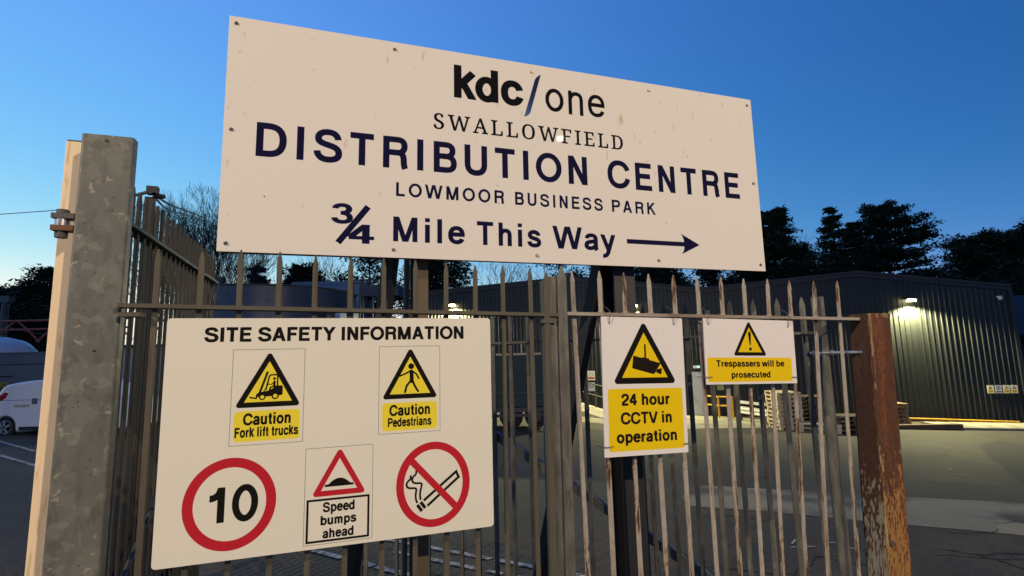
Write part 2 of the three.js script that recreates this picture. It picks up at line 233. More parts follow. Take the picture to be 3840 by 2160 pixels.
// ------------------------------------------------------------------ street lamp behind the camera (it lights and shines in the signs)
function streetLamp(L, base, power, label) {
  const o = [base[0], G(...base), base[1]], loc = (p) => [p[0] - o[0], p[1] - o[1], p[2] - o[2]], t = thing('street_lamp', label, 'street lamp', o);
  part('column', new THREE.CylinderGeometry(0.05, 0.09, 7.3, 16).translate(0, 3.65, 0), M.galvDark, t);
  part('arm', sag([[0, 7.2, 0], [(L[0] - o[0]) * 0.3, 7.36, (L[2] - o[2]) * 0.3], loc([L[0] * 0.9 + o[0] * 0.1, L[1] + 0.18, L[2] * 0.9 + o[2] * 0.1])], 0.03), M.galvDark, t);
  const dir = new THREE.Vector3(0.4, 1.4, -2.0).sub(new THREE.Vector3(...L)).normalize(), tilt = new THREE.Vector3(0, -1, 0).lerp(dir, 0.42).normalize();
  const head = part('lamp_head', new THREE.CylinderGeometry(0.12, 0.2, 0.12, 20), M.galvDark, t, loc([L[0] - tilt.x * 0.09, L[1] - tilt.y * 0.09, L[2] - tilt.z * 0.09]));
  head.quaternion.setFromUnitVectors(new THREE.Vector3(0, -1, 0), tilt);
  const lens = part('lens', new THREE.CylinderGeometry(0.11, 0.11, 0.02, 20), std({ color: rgb(0.8, 0.7, 0.5), emissive: rgb(1, 0.68, 0.3), emissiveIntensity: 12 }), t, loc([L[0] - tilt.x * 0.02, L[1] - tilt.y * 0.02, L[2] - tilt.z * 0.02]));
  lens.quaternion.copy(head.quaternion);
  const lamp = new THREE.RectAreaLight(rgb(1, 0.79, 0.51), power, 0.12, 0.12);
  lamp.position.set(L[0] + tilt.x * 0.03, L[1] + tilt.y * 0.03, L[2] + tilt.z * 0.03); lamp.lookAt(L[0] + tilt.x * 5, L[1] + tilt.y * 5, L[2] + tilt.z * 5); scene.add(lamp);
}
streetLamp([6.35, 6.83, 4.7], [8.4, 6.3], 21500, 'tall grey street lamp by the road facing the rusty post');
streetLamp([-6.6, 6.9, 4.4], [-8.4, 6.2], 20000, 'tall grey street lamp by the road facing the mottled gate post');

// ------------------------------------------------------------------ warehouse with two shallow gables
const WT = R(-13.4553), WD = [8.63, 0, -24.56];
const WX = Math.cos(WT), WZ = -Math.sin(WT);
const WP = (s, y, w = 0) => [WD[0] + WX * s + Math.sin(WT) * w, y, WD[2] + WZ * s + Math.cos(WT) * w];
const RL = [[-14, 5.3], [-5.6, 5.66], [0.5, 4.72], [7.26, 5.12], [12.9, 4.18]];
const roofY = (s) => { for (let i = 0; i < RL.length - 1; i++) if (s <= RL[i + 1][0]) return mix(RL[i][1], RL[i + 1][1], (s - RL[i][0]) / (RL[i + 1][0] - RL[i][0])); return RL[4][1]; };
{
  const t = thing('warehouse', 'dark grey corrugated metal warehouse with two shallow gables behind the yard', 'warehouse', WD, WT);
  const LAP = 3.58;
  const panel = (s0, s1, yb, yt, off) => {
    const prof = []; for (let s = s0; s < s1 - 1e-6; s += 0.2) { for (const [a, z] of [[0, 0], [0.128, 0], [0.146, 0.024], [0.182, 0.024]]) prof.push([s + a, z]); } prof.push([s1, 0]);
    const P = [], U = [], I = []; prof.forEach(([s, z], i) => { P.push(s, yb, z + off, s, yt(s), z + off); U.push(s, yb, s, yt(s)); if (i) { const k = i * 2; I.push(k - 2, k, k - 1, k, k + 1, k - 1); } });
    let g = new THREE.BufferGeometry(); g.setAttribute('position', new THREE.Float32BufferAttribute(P, 3)); g.setAttribute('uv', new THREE.Float32BufferAttribute(U, 2)); g.setIndex(I); g = g.toNonIndexed(); g.computeVertexNormals(); return g;
  };
  for (let s = -14; s < 12.8; s += 1) {
    const e = Math.min(s + 1, 12.9); part('cladding_sheet', panel(s, e, -1.75, () => LAP, 0), M.clad, t);
    part('cladding_sheet', panel(s, e, LAP - 0.08, roofY, 0.012), M.clad, t);
  }
  const sh = new THREE.Shape([[-14, -1.8], [12.9, -1.8], ...[...RL].reverse()].map((p) => new THREE.Vector2(...p)));
  part('wall', new THREE.ExtrudeGeometry(sh, { depth: 0.2, bevelEnabled: false }).translate(0, 0, -0.24), M.cladBlue, t);
  part('corner_flashing', box(0.14, 5.95, 0.16).translate(12.96, 1.22, 0), M.cladBlue, t);
  part('side_wall', box(0.2, 5.9, 22).translate(12.92, 1.2, -11.2), M.cladBlue, t); part('side_wall', box(0.2, 7, 22).translate(-14.1, 1.7, -11.2), M.cladBlue, t);
  for (let i = 0; i < 4; i++) {
    const [a, b] = [RL[i], RL[i + 1]], L = Math.hypot(b[0] - a[0], b[1] - a[1]), an = Math.atan2(b[1] - a[1], b[0] - a[0]);
    const rf = new THREE.Mesh(box(L + 0.02, 0.1, 22.4), M.roof); rf.name = 'roof'; rf.position.set((a[0] + b[0]) / 2, (a[1] + b[1]) / 2 + 0.05 + i * 0.003, -11.0); rf.rotation.z = an; t.add(rf);
    const vg = new THREE.Mesh(box(L, 0.2, 0.05), M.cladBlue); vg.name = 'verge_trim'; vg.position.set((a[0] + b[0]) / 2, (a[1] + b[1]) / 2 - 0.05, 0.1 + i * 0.003); vg.rotation.z = an; t.add(vg);
  }
  const dr = part('door', box(0.74, 2.02, 0.06), M.door, t, [0.05, -0.2, 0.08]); part('handle', box(0.12, 0.03, 0.05), M.zinc, dr, [-0.26, 0.0, 0.05]);
  part('door_frame', mergeGeometries([box(0.07, 2.12, 0.1).translate(-0.36, -0.2, 0.06), box(0.07, 2.12, 0.1).translate(0.46, -0.2, 0.06), box(0.89, 0.07, 0.1).translate(0.05, 0.875, 0.06)]), M.cladBlue, t);
}
function flood(s, y, label, power, angle = 1.3) { const warm = rgb(1, 0.92, 0.46);
  const t = thing('floodlight', label, 'floodlight', WP(s, y, 0.05), WT, 'floodlights on the warehouse wall');
  part('bracket', box(0.1, 0.16, 0.18).translate(0, 0.06, 0.09), M.black, t);
  part('housing', box(0.46, 0.14, 0.3).translate(0, 0.03, 0.26), M.black, t, [0, 0, 0], [0, 0, 0]);
  part('lens', new THREE.CylinderGeometry(0.15, 0.19, 0.1, 18).scale(1, 1, 0.7).translate(0, -0.085, 0.26), std({ color: rgb(0.9, 0.85, 0.6), emissive: warm, emissiveIntensity: 30 }), t);
  const l = new THREE.SpotLight(warm, power, 0, angle, 0.3, 2); const p = WP(s, y - 0.17, 0.33); l.position.set(...p); const q = WP(s, y - 3, 0.9); l.target.position.set(...q);
  l.castShadow = true; l.shadow.radius = 4; scene.add(l); scene.add(l.target);
}
flood(9.17, 3.86, 'lit floodlight high on the warehouse gable nearest the low yellow barrier', 430);
flood(-12.13, 4.62, 'lit floodlight on the warehouse wall above the green trailer', 420, 1.5);
flood(-2.67, 4.16, 'lit floodlight on the warehouse wall above the ramp handrail', 290);
{
  const t = thing('bulkhead_lamp', 'small lit round bulkhead lamp on the dark warehouse wall', 'wall lamp', WP(-4.83, 3.35, 0.05), WT);
  part('backplate', new THREE.CylinderGeometry(0.13, 0.13, 0.05, 18).rotateX(Math.PI / 2), M.black, t);
  part('globe', new THREE.SphereGeometry(0.11, 16, 12).scale(1, 1, 0.7).translate(0, 0, 0.06), std({ color: rgb(0.9, 0.85, 0.7), emissive: rgb(1, 0.85, 0.5), emissiveIntensity: 3 }), t);
  const l = new THREE.PointLight(rgb(1, 0.85, 0.5), 1.5, 0, 2); l.position.set(...WP(-4.83, 3.35, 0.3)); l.castShadow = true; scene.add(l);
  const e = thing('emergency_light', 'white emergency light box with small green lamp above the pale door', 'emergency light', WP(0.1, 1.04, 0.05), WT);
  part('case', box(0.3, 0.12, 0.08).translate(0, 0, 0.04), M.white, e); part('indicator', new THREE.SphereGeometry(0.03, 12, 8).translate(0.08, 0, 0.085), std({ color: rgb(0.1, 0.6, 0.3), emissive: rgb(0.1, 1, 0.4), emissiveIntensity: 6 }), e);
  const c = thing('wall_camera', 'small white dome camera near the warehouse corner', 'camera', WP(12.5, 3.73, 0.05), WT);
  part('mount', box(0.12, 0.06, 0.14).translate(0, 0.05, 0.07), M.white, c); part('dome', new THREE.SphereGeometry(0.085, 16, 10).translate(0, -0.01, 0.12), M.white, c);
}
function wallSign(s, y, w, h, label, draw, group) {
  const [c, x] = canvas(128, Math.round(128 * h / w)); x.fillStyle = '#d8d4c8'; x.fillRect(0, 0, c.width, c.height); draw(x, c.width, c.height);
  const t = thing('wall_sign', label, 'sign', WP(s, y, 0.05), WT, group);
  const g = box(w, h, 0.012).translate(0, 0, 0.006), p = g.attributes.position, uv = g.attributes.uv; for (let i = 0; i < p.count; i++) uv.setXY(i, p.getX(i) / w + 0.5, p.getY(i) / h + 0.5);
  part('panel', g, std({ map: canvasTex(c), roughness: 0.45 }), t); part('fixing_rail', box(w * 0.8, 0.03, 0.02).translate(0, 0, -0.008), M.zinc, t);
}
const warnTri = (x, cx, y0, y1, w, inner = '#e3c51e') => { x.lineJoin = 'round'; x.fillStyle = '#16130e'; x.strokeStyle = '#16130e'; x.lineWidth = w * 0.1; x.beginPath(); x.moveTo(cx, y0); x.lineTo(cx + w / 2, y1); x.lineTo(cx - w / 2, y1); x.closePath(); x.fill(); x.stroke(); const k = 0.68, my = y0 + (y1 - y0) * 0.62; x.fillStyle = inner; x.beginPath(); x.moveTo(cx, my + (y0 - my) * k); x.lineTo(cx + w / 2 * k, my + (y1 - my) * k); x.lineTo(cx - w / 2 * k, my + (y1 - my) * k); x.closePath(); x.fill(); };
const warnPlate = (k) => (x, w, h) => { warnTri(x, w / 2, h * 0.1, h * 0.48, w * 0.55); x.fillStyle = '#15120d'; if (k === 0) x.fillRect(w * 0.4, h * 0.33, w * 0.2, h * 0.09); else if (k === 1) { x.beginPath(); x.moveTo(w * 0.53, h * 0.24); x.lineTo(w * 0.46, h * 0.35); x.lineTo(w * 0.52, h * 0.35); x.lineTo(w * 0.48, h * 0.45); x.lineTo(w * 0.56, h * 0.33); x.lineTo(w * 0.5, h * 0.33); x.fill(); } else { x.fillRect(w * 0.42, h * 0.36, w * 0.22, h * 0.06); x.fillRect(w * 0.4, h * 0.28, w * 0.05, h * 0.14); } x.fillStyle = '#d9bb1c'; x.fillRect(w * 0.06, h * 0.6, w * 0.88, h * 0.35); x.fillStyle = '#2a2414'; x.fillRect(w * 0.16, h * 0.67, w * 0.68, h * 0.06); x.fillRect(w * 0.24, h * 0.8, w * 0.5, h * 0.06); };
wallSign(11.75, -0.1, 0.235, 0.33, 'yellow and white warning plate, first of four beside the warehouse corner', warnPlate(0));
wallSign(12.03, -0.1, 0.235, 0.33, 'grey plate with dark round symbol among the yellow warning plates', (x, w, h) => { x.fillStyle = '#b9bbc0'; x.fillRect(0, 0, w, h); x.strokeStyle = '#2c3140'; x.lineWidth = 11; x.beginPath(); x.arc(w / 2, h * 0.36, w * 0.3, 0, 7); x.stroke(); x.fillStyle = '#3a4256'; x.beginPath(); x.arc(w / 2, h * 0.36, w * 0.15, 0, 7); x.fill(); x.fillStyle = '#3a4256'; x.fillRect(w * 0.1, h * 0.74, w * 0.8, h * 0.16); });
wallSign(12.31, -0.1, 0.235, 0.33, 'yellow warning plate with a lightning bolt triangle on the warehouse wall', warnPlate(1));
wallSign(12.58, -0.1, 0.235, 0.33, 'yellow warning plate nearest the warehouse corner flashing', warnPlate(2));
wallSign(-4.9, 0.7, 0.36, 0.46, 'white prohibition plate with a red band above the ramp handrail', (x, w, h) => { x.strokeStyle = '#5c5850'; x.lineWidth = 8; x.beginPath(); x.arc(w / 2, h * 0.36, w * 0.27, 0, 7); x.moveTo(w * 0.3, h * 0.22); x.lineTo(w * 0.7, h * 0.5); x.stroke(); x.fillStyle = '#b04034'; x.fillRect(w * 0.06, h * 0.66, w * 0.88, h * 0.22); });
wallSign(-4.91, 0.15, 0.32, 0.42, 'grey plate with dark round symbol below the red banded plate', (x, w, h) => { x.fillStyle = '#a4aab2'; x.fillRect(0, 0, w, h); x.strokeStyle = '#2b3340'; x.lineWidth = 13; x.beginPath(); x.arc(w / 2, h * 0.36, w * 0.27, 0, 7); x.stroke(); });
wallSign(1.09, 0.06, 0.29, 0.22, 'small pale green notice on the warehouse wall beside the door', (x, w, h) => { x.fillStyle = '#a9ab6c'; x.fillRect(0, 0, w, h); x.fillStyle = '#5c6034'; for (let k = 0; k < 4; k++) x.fillRect(w * 0.15, h * (0.2 + 0.17 * k), w * 0.7, h * 0.06); });

// ------------------------------------------------------------------ gate signs
function glyphRun(x, s, font, track) { x.font = font; const o = []; let p = 0; for (const ch of s) { o.push([ch, p]); p += x.measureText(ch).width + track; } return [o, p - track]; }
function fit(x, s, x0, x1, yTop, yBase, font = 'bold 200px sans-serif', track = 0, ref = 'H', bold = 0) {   // text stretched to a measured box
  x.font = font; const m = x.measureText(ref), cap = m.actualBoundingBoxAscent, [run, w] = glyphRun(x, s, font, track);
  const f = x.measureText(s[0]), l = x.measureText(s[s.length - 1]), lead = -f.actualBoundingBoxLeft, tail = l.width - l.actualBoundingBoxRight;
  x.save(); x.translate(x0, yBase); x.scale((x1 - x0) / (w - lead - tail), (yBase - yTop) / cap); x.textBaseline = 'alphabetic';
  x.lineJoin = 'round'; x.lineWidth = bold; for (const [ch, p] of run) { x.fillText(ch, p - lead, 0); if (bold) { x.strokeStyle = x.fillStyle; x.strokeText(ch, p - lead, 0); } } x.restore();
}
// plain grotesque letters drawn as stroked centre lines; cap height 100, baseline 0, each entry is [advance, path]
const GL_ = {
  ' ': [30, ''], I: [36, 'M18 0V-100'], T: [74, 'M4 -91H70M37 -91V0'], E: [78, 'M17 0V-100M17 -91H72M17 -52H67M17 -9H73'], F: [70, 'M17 0V-100M17 -91H68M17 -50H62'], L: [70, 'M17 -100V0M17 -9H66'],
  A: [84, 'M9 10L45 -110M75 10L39 -110M22 -31H62'], Y: [80, 'M2 -115L40 -48M78 -115L40 -48M40 -52V0'], N: [84, 'M17 0V-100M67 0V-100M15 -104L69 4'], M: [102, 'M17 0V-100M85 0V-100M17 -108L51 4M85 -108L51 4'], V: [80, 'M3 -114L40 6M77 -114L40 6'], W: [120, 'M4 -116L32 6M60 -110L32 6M60 -110L88 6M116 -116L88 6'], K: [80, 'M17 0V-100M76 -111L20 -44M36 -60L80 11'],
  O: [94, 'M11 -50A36 42 0 1 1 83 -50A36 42 0 1 1 11 -50Z'], C: [88, 'M80 -66C74 -84 62 -92 46 -92C24 -92 11 -75 11 -50C11 -25 24 -8 46 -8C64 -8 76 -18 80 -36'], D: [88, 'M17 0V-100M17 -91H38C66 -91 76 -74 76 -50C76 -26 66 -9 38 -9H17'], U: [86, 'M16 -100V-38C16 -18 26 -8 43 -8C60 -8 70 -18 70 -38V-100'],
  B: [82, 'M17 0V-100M17 -91H46C60 -91 66 -84 66 -73C66 -60 58 -53 46 -53H17M46 -53C62 -53 70 -45 70 -31C70 -16 62 -9 46 -9H17'], R: [84, 'M17 0V-100M17 -91H50C66 -91 70 -82 70 -71C70 -58 62 -50 50 -50H17M50 -50C66 -50 67 -40 68 -28C68 -16 69 -8 72 0'], P: [78, 'M17 0V-100M17 -91H48C64 -91 70 -82 70 -69C70 -55 62 -47 48 -47H17'], S: [82, 'M68 -70C66 -86 54 -92 40 -92C24 -92 14 -84 14 -72C14 -46 70 -60 70 -28C70 -14 58 -8 41 -8C24 -8 13 -16 11 -33'],
  0: [68, 'M9 -50A25 42 0 1 1 59 -50A25 42 0 1 1 9 -50Z'], 1: [60, 'M40 0V-100M10 -70C28 -70 36 -80 39 -98'], 2: [68, 'M12 -66C12 -84 20 -92 34 -92C50 -92 58 -83 58 -70C58 -44 14 -40 12 -9M6 -9H60'], 4: [70, 'M46 0V-100M50 -106L8 -32M5 -30H66'], 3: [66, 'M11 -74C13 -86 21 -92 33 -92C46 -92 54 -85 54 -74C54 -61 45 -53 28 -53C47 -53 57 -44 57 -29C57 -15 47 -8 33 -8C20 -8 11 -15 9 -28'],
  a: [66, 'M14 -52C16 -64 24 -67 34 -67C46 -67 52 -61 52 -50V-18C52 -8 53 -4 56 0M52 -43C44 -36 12 -42 12 -21C12 -11 20 -8 28 -8C42 -8 52 -16 52 -30'], b: [70, 'M16 0V-100M16 -37A22 29.5 0 1 1 60 -37A22 29.5 0 1 1 16 -37Z'], c: [64, 'M56 -48C53 -61 45 -67 35 -67C20 -67 12 -55 12 -37C12 -19 20 -8 35 -8C46 -8 54 -15 57 -27'], d: [70, 'M54 0V-100M10 -37A22 29.5 0 1 1 54 -37A22 29.5 0 1 1 10 -37Z'], e: [66, 'M12 -40H57C57 -58 48 -67 35 -67C20 -67 12 -54 12 -37C12 -18 21 -8 35 -8C45 -8 52 -12 56 -22'],
  f: [40, 'M22 0V-78C22 -90 28 -93 39 -92M4 -66H38'], h: [69, 'M16 0V-100M16 -40C16 -58 24 -66 36 -66C48 -66 53 -59 53 -46V0'], i: [34, 'M17 0V-74M17 -85V-101'], k: [64, 'M16 0V-100M58 -81L18 -34M30 -48L60 8'], l: [34, 'M17 0V-100'], m: [97, 'M16 0V-74M16 -44C16 -60 23 -66 33 -66C44 -66 48 -59 48 -48V0M48 -44C48 -60 55 -66 65 -66C76 -66 80 -59 80 -48V0'], n: [69, 'M16 0V-74M16 -40C16 -58 24 -66 36 -66C48 -66 53 -59 53 -46V0'], o: [70, 'M11.5 -37A23.5 29.5 0 1 1 58.5 -37A23.5 29.5 0 1 1 11.5 -37Z'],
  p: [70, 'M16 25V-74M16 -37A22 29.5 0 1 1 60 -37A22 29.5 0 1 1 16 -37Z'], r: [44, 'M16 0V-74M16 -38C17 -58 26 -66 43 -65'], s: [63, 'M52 -52C50 -63 42 -67 32 -67C20 -67 14 -62 14 -53C14 -34 54 -44 54 -22C54 -12 45 -8 33 -8C20 -8 13 -13 11 -25'], t: [42, 'M21 -94V-20C21 -10 26 -8 39 -9M4 -66H38'], u: [69, 'M15 -74V-28C15 -14 21 -8 32 -8C45 -8 53 -17 53 -34M53 -74V0'], w: [92, 'M3 -88L25 6M46 -82L25 6M46 -82L67 6M89 -88L67 6'], y: [64, 'M4 -86L34 0M60 -86L31 8C26 21 20 25 8 24'],
};
const LOWCUT = { k: [-101, 0], w: [-74, 0], y: [-74, 40] };
function grot(x, s, x0, x1, yTop, yBase, track = 0, lw = 21.5) {             // set a line between x0 and x1, cap height yTop..yBase
  let p = 0; const run = []; for (const ch of s) { run.push([ch, p]); p += GL_[ch][0] + track; } const lead = 'SOCocead0'.includes(s[0]) ? 2 : 'TYVW1'.includes(s[0]) ? 3 : 8, w = p - track - lead - 7;
  x.save(); x.translate(x0, yBase); x.scale((x1 - x0) / w, (yBase - yTop) / 100); x.strokeStyle = x.fillStyle; x.lineWidth = lw; x.lineCap = 'butt'; x.lineJoin = 'miter'; x.miterLimit = 3;
  for (const [ch, q] of run) { x.save(); x.translate(q - lead, 0); const c = LOWCUT[ch] ?? ('AYMNVWK4'.includes(ch) ? [-100, 0] : null); if (c) { x.beginPath(); x.rect(-30, c[0], 190, c[1] - c[0]); x.clip(); } x.stroke(new Path2D(GL_[ch][1])); x.restore(); }
  x.restore();
}
function plate(w, h, r, d, map, rough, coat) {                             // sheet with rounded corners; the print covers it edge to edge
  const s = new THREE.Shape(), a = w / 2, b = h / 2; s.moveTo(-a + r, -b); s.lineTo(a - r, -b); s.absarc(a - r, -b + r, r, -Math.PI / 2, 0); s.lineTo(a, b - r); s.absarc(a - r, b - r, r, 0, Math.PI / 2); s.lineTo(-a + r, b); s.absarc(-a + r, b - r, r, Math.PI / 2, Math.PI); s.lineTo(-a, -b + r); s.absarc(-a + r, -b + r, r, Math.PI, 1.5 * Math.PI);
  const g = new THREE.ExtrudeGeometry(s, { depth: d, bevelEnabled: true, bevelThickness: 0.0006, bevelSize: 0.0006, bevelSegments: 1, curveSegments: 8 }), p = g.attributes.position, uv = g.attributes.uv;
  for (let i = 0; i < p.count; i++) uv.setXY(i, Math.min(0.999, Math.max(0.001, p.getX(i) / w + 0.5)), Math.min(0.999, Math.max(0.001, p.getY(i) / h + 0.5)));
  return [g, new THREE.MeshPhysicalMaterial({ map, roughness: rough, specularIntensity: 0.2, clearcoat: coat, clearcoatRoughness: 0.03 })];
}
function grime(x, w, h, n, seed, col) { const r = rng(seed); for (let k = 0; k < n; k++) { const X = r() * w, Y = r() * h, L = 8 + r() * 46, W = 1 + r() * 4; for (let q = 0; q < 14; q++) { x.fillStyle = col; x.globalAlpha = 0.05 + r() * 0.13; x.fillRect(X + (r() - 0.5) * W * 3, Y + r() * L * 0.5, 0.6 + r() * W * 0.5, L * (0.2 + r() * 0.5)); } } x.globalAlpha = 1; }
{ // the large direction board
  const W = 2048, H = 766, [c, x] = canvas(W, H), X = (f) => f * W, Y = (f) => f * H;
  x.fillStyle = '#dad5ce'; x.fillRect(0, 0, W, H);
  { const r = rng(8); for (let k = 0; k < 5200; k++) { x.globalAlpha = 0.05; x.fillStyle = r() < 0.5 ? '#bdb6aa' : '#e4dfd6'; x.fillRect(r() * W, r() * H, 2 + r() * 9, 2 + r() * 9); } x.globalAlpha = 1; }
  grime(x, W, H * 0.5, 22, 21, '#857b6c'); grime(x, W, H, 18, 22, '#958b7a');
  { const r = rng(61); for (let k = 0; k < 20; k++) { x.globalAlpha = 0.08 + r() * 0.12; x.fillStyle = '#a98752'; x.fillRect(X(0.674) + r() * 18, Y(0.19) + r() * 26, 2 + r() * 5, 10 + r() * 34); } x.globalAlpha = 1; for (let k = 0; k < 26; k++) { x.fillStyle = '#3a332a'; x.beginPath(); x.arc(r() * W, r() * H, 0.8 + r() * 1.4, 0, 7); x.fill(); } }
  const ink = '#0d0d33', blk = '#08080e';
  x.fillStyle = blk; grot(x, 'kdc', X(0.3545), X(0.475), Y(0.064), Y(0.228), 0, 20.5);
  grot(x, 'one', X(0.522), X(0.644), Y(0.064), Y(0.236), 0, 11.5);
  x.fillStyle = '#16244a'; x.beginPath(); x.moveTo(X(0.5165), Y(0.048)); x.quadraticCurveTo(X(0.507), Y(0.06), X(0.504), Y(0.085)); x.lineTo(X(0.482), Y(0.28)); x.quadraticCurveTo(X(0.4915), Y(0.272), X(0.4945), Y(0.25)); x.closePath(); x.fill();
  x.save(); x.clip(); const gr = x.createLinearGradient(0, Y(0.14), 0, Y(0.28)); gr.addColorStop(0, 'rgba(52,74,120,0)'); gr.addColorStop(1, 'rgba(78,104,152,1)'); x.fillStyle = gr; x.fillRect(X(0.47), Y(0.04), X(0.06), Y(0.26)); x.restore();
  x.fillStyle = blk; fit(x, 'SWALLOWFIELD', X(0.318), X(0.682), Y(0.318), Y(0.391), '200px serif', 26, 'H', 5);
  x.fillStyle = ink; grot(x, 'DISTRIBUTION', X(0.046), X(0.604), Y(0.453), Y(0.599), 15, 18.3); grot(x, 'CENTRE', X(0.646), X(0.949), Y(0.453), Y(0.599), 15, 18.3);
  grot(x, 'LOWMOOR', X(0.256), X(0.440), Y(0.662), Y(0.725), 20, 17.5); grot(x, 'BUSINESS', X(0.461), X(0.632), Y(0.662), Y(0.725), 20, 17.5); grot(x, 'PARK', X(0.652), X(0.744), Y(0.662), Y(0.725), 20, 17.5);
  grot(x, '3', X(0.161), X(0.186), Y(0.775), Y(0.862), 0, 19); grot(x, '4', X(0.1855), X(0.2205), Y(0.862), Y(0.945), 0, 18);
  x.lineWidth = X(0.0095); x.strokeStyle = ink; x.beginPath(); x.moveTo(X(0.2125), Y(0.782)); x.lineTo(X(0.168), Y(0.945)); x.stroke();
  grot(x, 'Mile', X(0.252), X(0.367), Y(0.818), Y(0.928), 11, 17.5); grot(x, 'This', X(0.391), X(0.505), Y(0.816), Y(0.926), 11, 17.5); grot(x, 'Way', X(0.532), X(0.652), Y(0.816), Y(0.926), 7, 17.5);
  x.fillRect(X(0.68), Y(0.861), X(0.13), Y(0.023)); x.beginPath(); x.moveTo(X(0.8), Y(0.817)); x.lineTo(X(0.842), Y(0.872)); x.lineTo(X(0.8), Y(0.925)); x.quadraticCurveTo(X(0.808), Y(0.9), X(0.806), Y(0.872)); x.quadraticCurveTo(X(0.808), Y(0.845), X(0.8), Y(0.817)); x.fill();
  const w = 2.44, h = 0.912, t = thing('direction_board', 'large off-white direction board with dark blue lettering above the railings', 'sign', FP(0.762, 0, -2.0037), YAW);
  const [g, m] = plate(w, h, 0.002, 0.004, canvasTex(c), 0.8, 0.003); part('panel', g, m, t, [0, 2.637, -0.0045], [0, 0, -0.002]);
  for (const [bw, bh, bx, by] of [[w - 0.01, 0.03, 0, h / 2 - 0.02], [w - 0.01, 0.03, 0, -h / 2 + 0.02], [0.03, h - 0.075, -w / 2 + 0.02, 0], [0.03, h - 0.075, w / 2 - 0.02, 0]]) part('frame_rail', box(bw, bh, 0.045), M.darkSteel, t, [bx, 2.637 + by, -0.029]);
  const sg = new THREE.CylinderGeometry(0.006, 0.0075, 0.004, 12).rotateX(Math.PI / 2);
  for (const [u, y] of [[-0.433, 3.068], [0.156, 3.062], [0.76, 3.056], [1.366, 3.054], [1.956, 3.056], [-0.432, 2.643], [1.953, 2.632], [-0.431, 2.213], [0.157, 2.213], [0.759, 2.213], [1.363, 2.211], [1.952, 2.21]]) part('screw', sg, M.wire, t, [u - 0.762, y, 0.002]);
  // the two upright posts with raking braces that carry the board
  const ip = (fw, d) => mergeGeometries([box(fw, 1, 0.012).translate(0, 0, d / 2), box(fw, 1, 0.012).translate(0, 0, -d / 2), box(0.012, 1, d - 0.012)]);
  for (const [u, fw, mat] of [[1.215, 0.108, M.darkSteel], [0.272, 0.06, M.brownSteel]]) { const g2 = ip(fw, 0.11); g2.scale(1, 3.3, 1); part('upright', g2, mat, t, [u - 0.762, 1.4, -0.125]); }
  part('brace', beam([1.135 - 0.762, 2.28, -0.115], [0.898 - 0.762, -0.2, -0.962], 0.06, 0.05), M.darkSteel, t); part('brace', beam([0.165 - 0.762, 2.28, -0.13], [-0.09 - 0.762, -0.2, -0.566], 0.055, 0.05), M.black, t);
  part('stay_tube', bar([0.225 - 0.762, -0.2, -0.3], [0.245 - 0.762, 2.95, -0.3], 0.014, 10), M.galv, t);
  part('cross_rail', box(2.1, 0.05, 0.03), M.darkSteel, t, [0, 2.4, -0.067]); part('cross_rail', box(2.1, 0.05, 0.03), M.darkSteel, t, [0, 2.88, -0.067]);
}
const yel = '#e2cf3c', red = '#b3222f';
function roundBox(x, a, b, w, h, r) { x.beginPath(); x.roundRect(a, b, w, h, r); x.fill(); }
function hazard(x, cx, yt, yb, wid, fill) { x.lineJoin = 'round'; const lw = wid * 0.085; x.fillStyle = fill; x.strokeStyle = '#14110d'; x.lineWidth = lw; x.beginPath(); x.moveTo(cx, yt + lw * 0.75); x.lineTo(cx + wid / 2 - lw * 0.65, yb - lw / 2); x.lineTo(cx - wid / 2 + lw * 0.65, yb - lw / 2); x.closePath(); x.fill(); x.stroke(); }
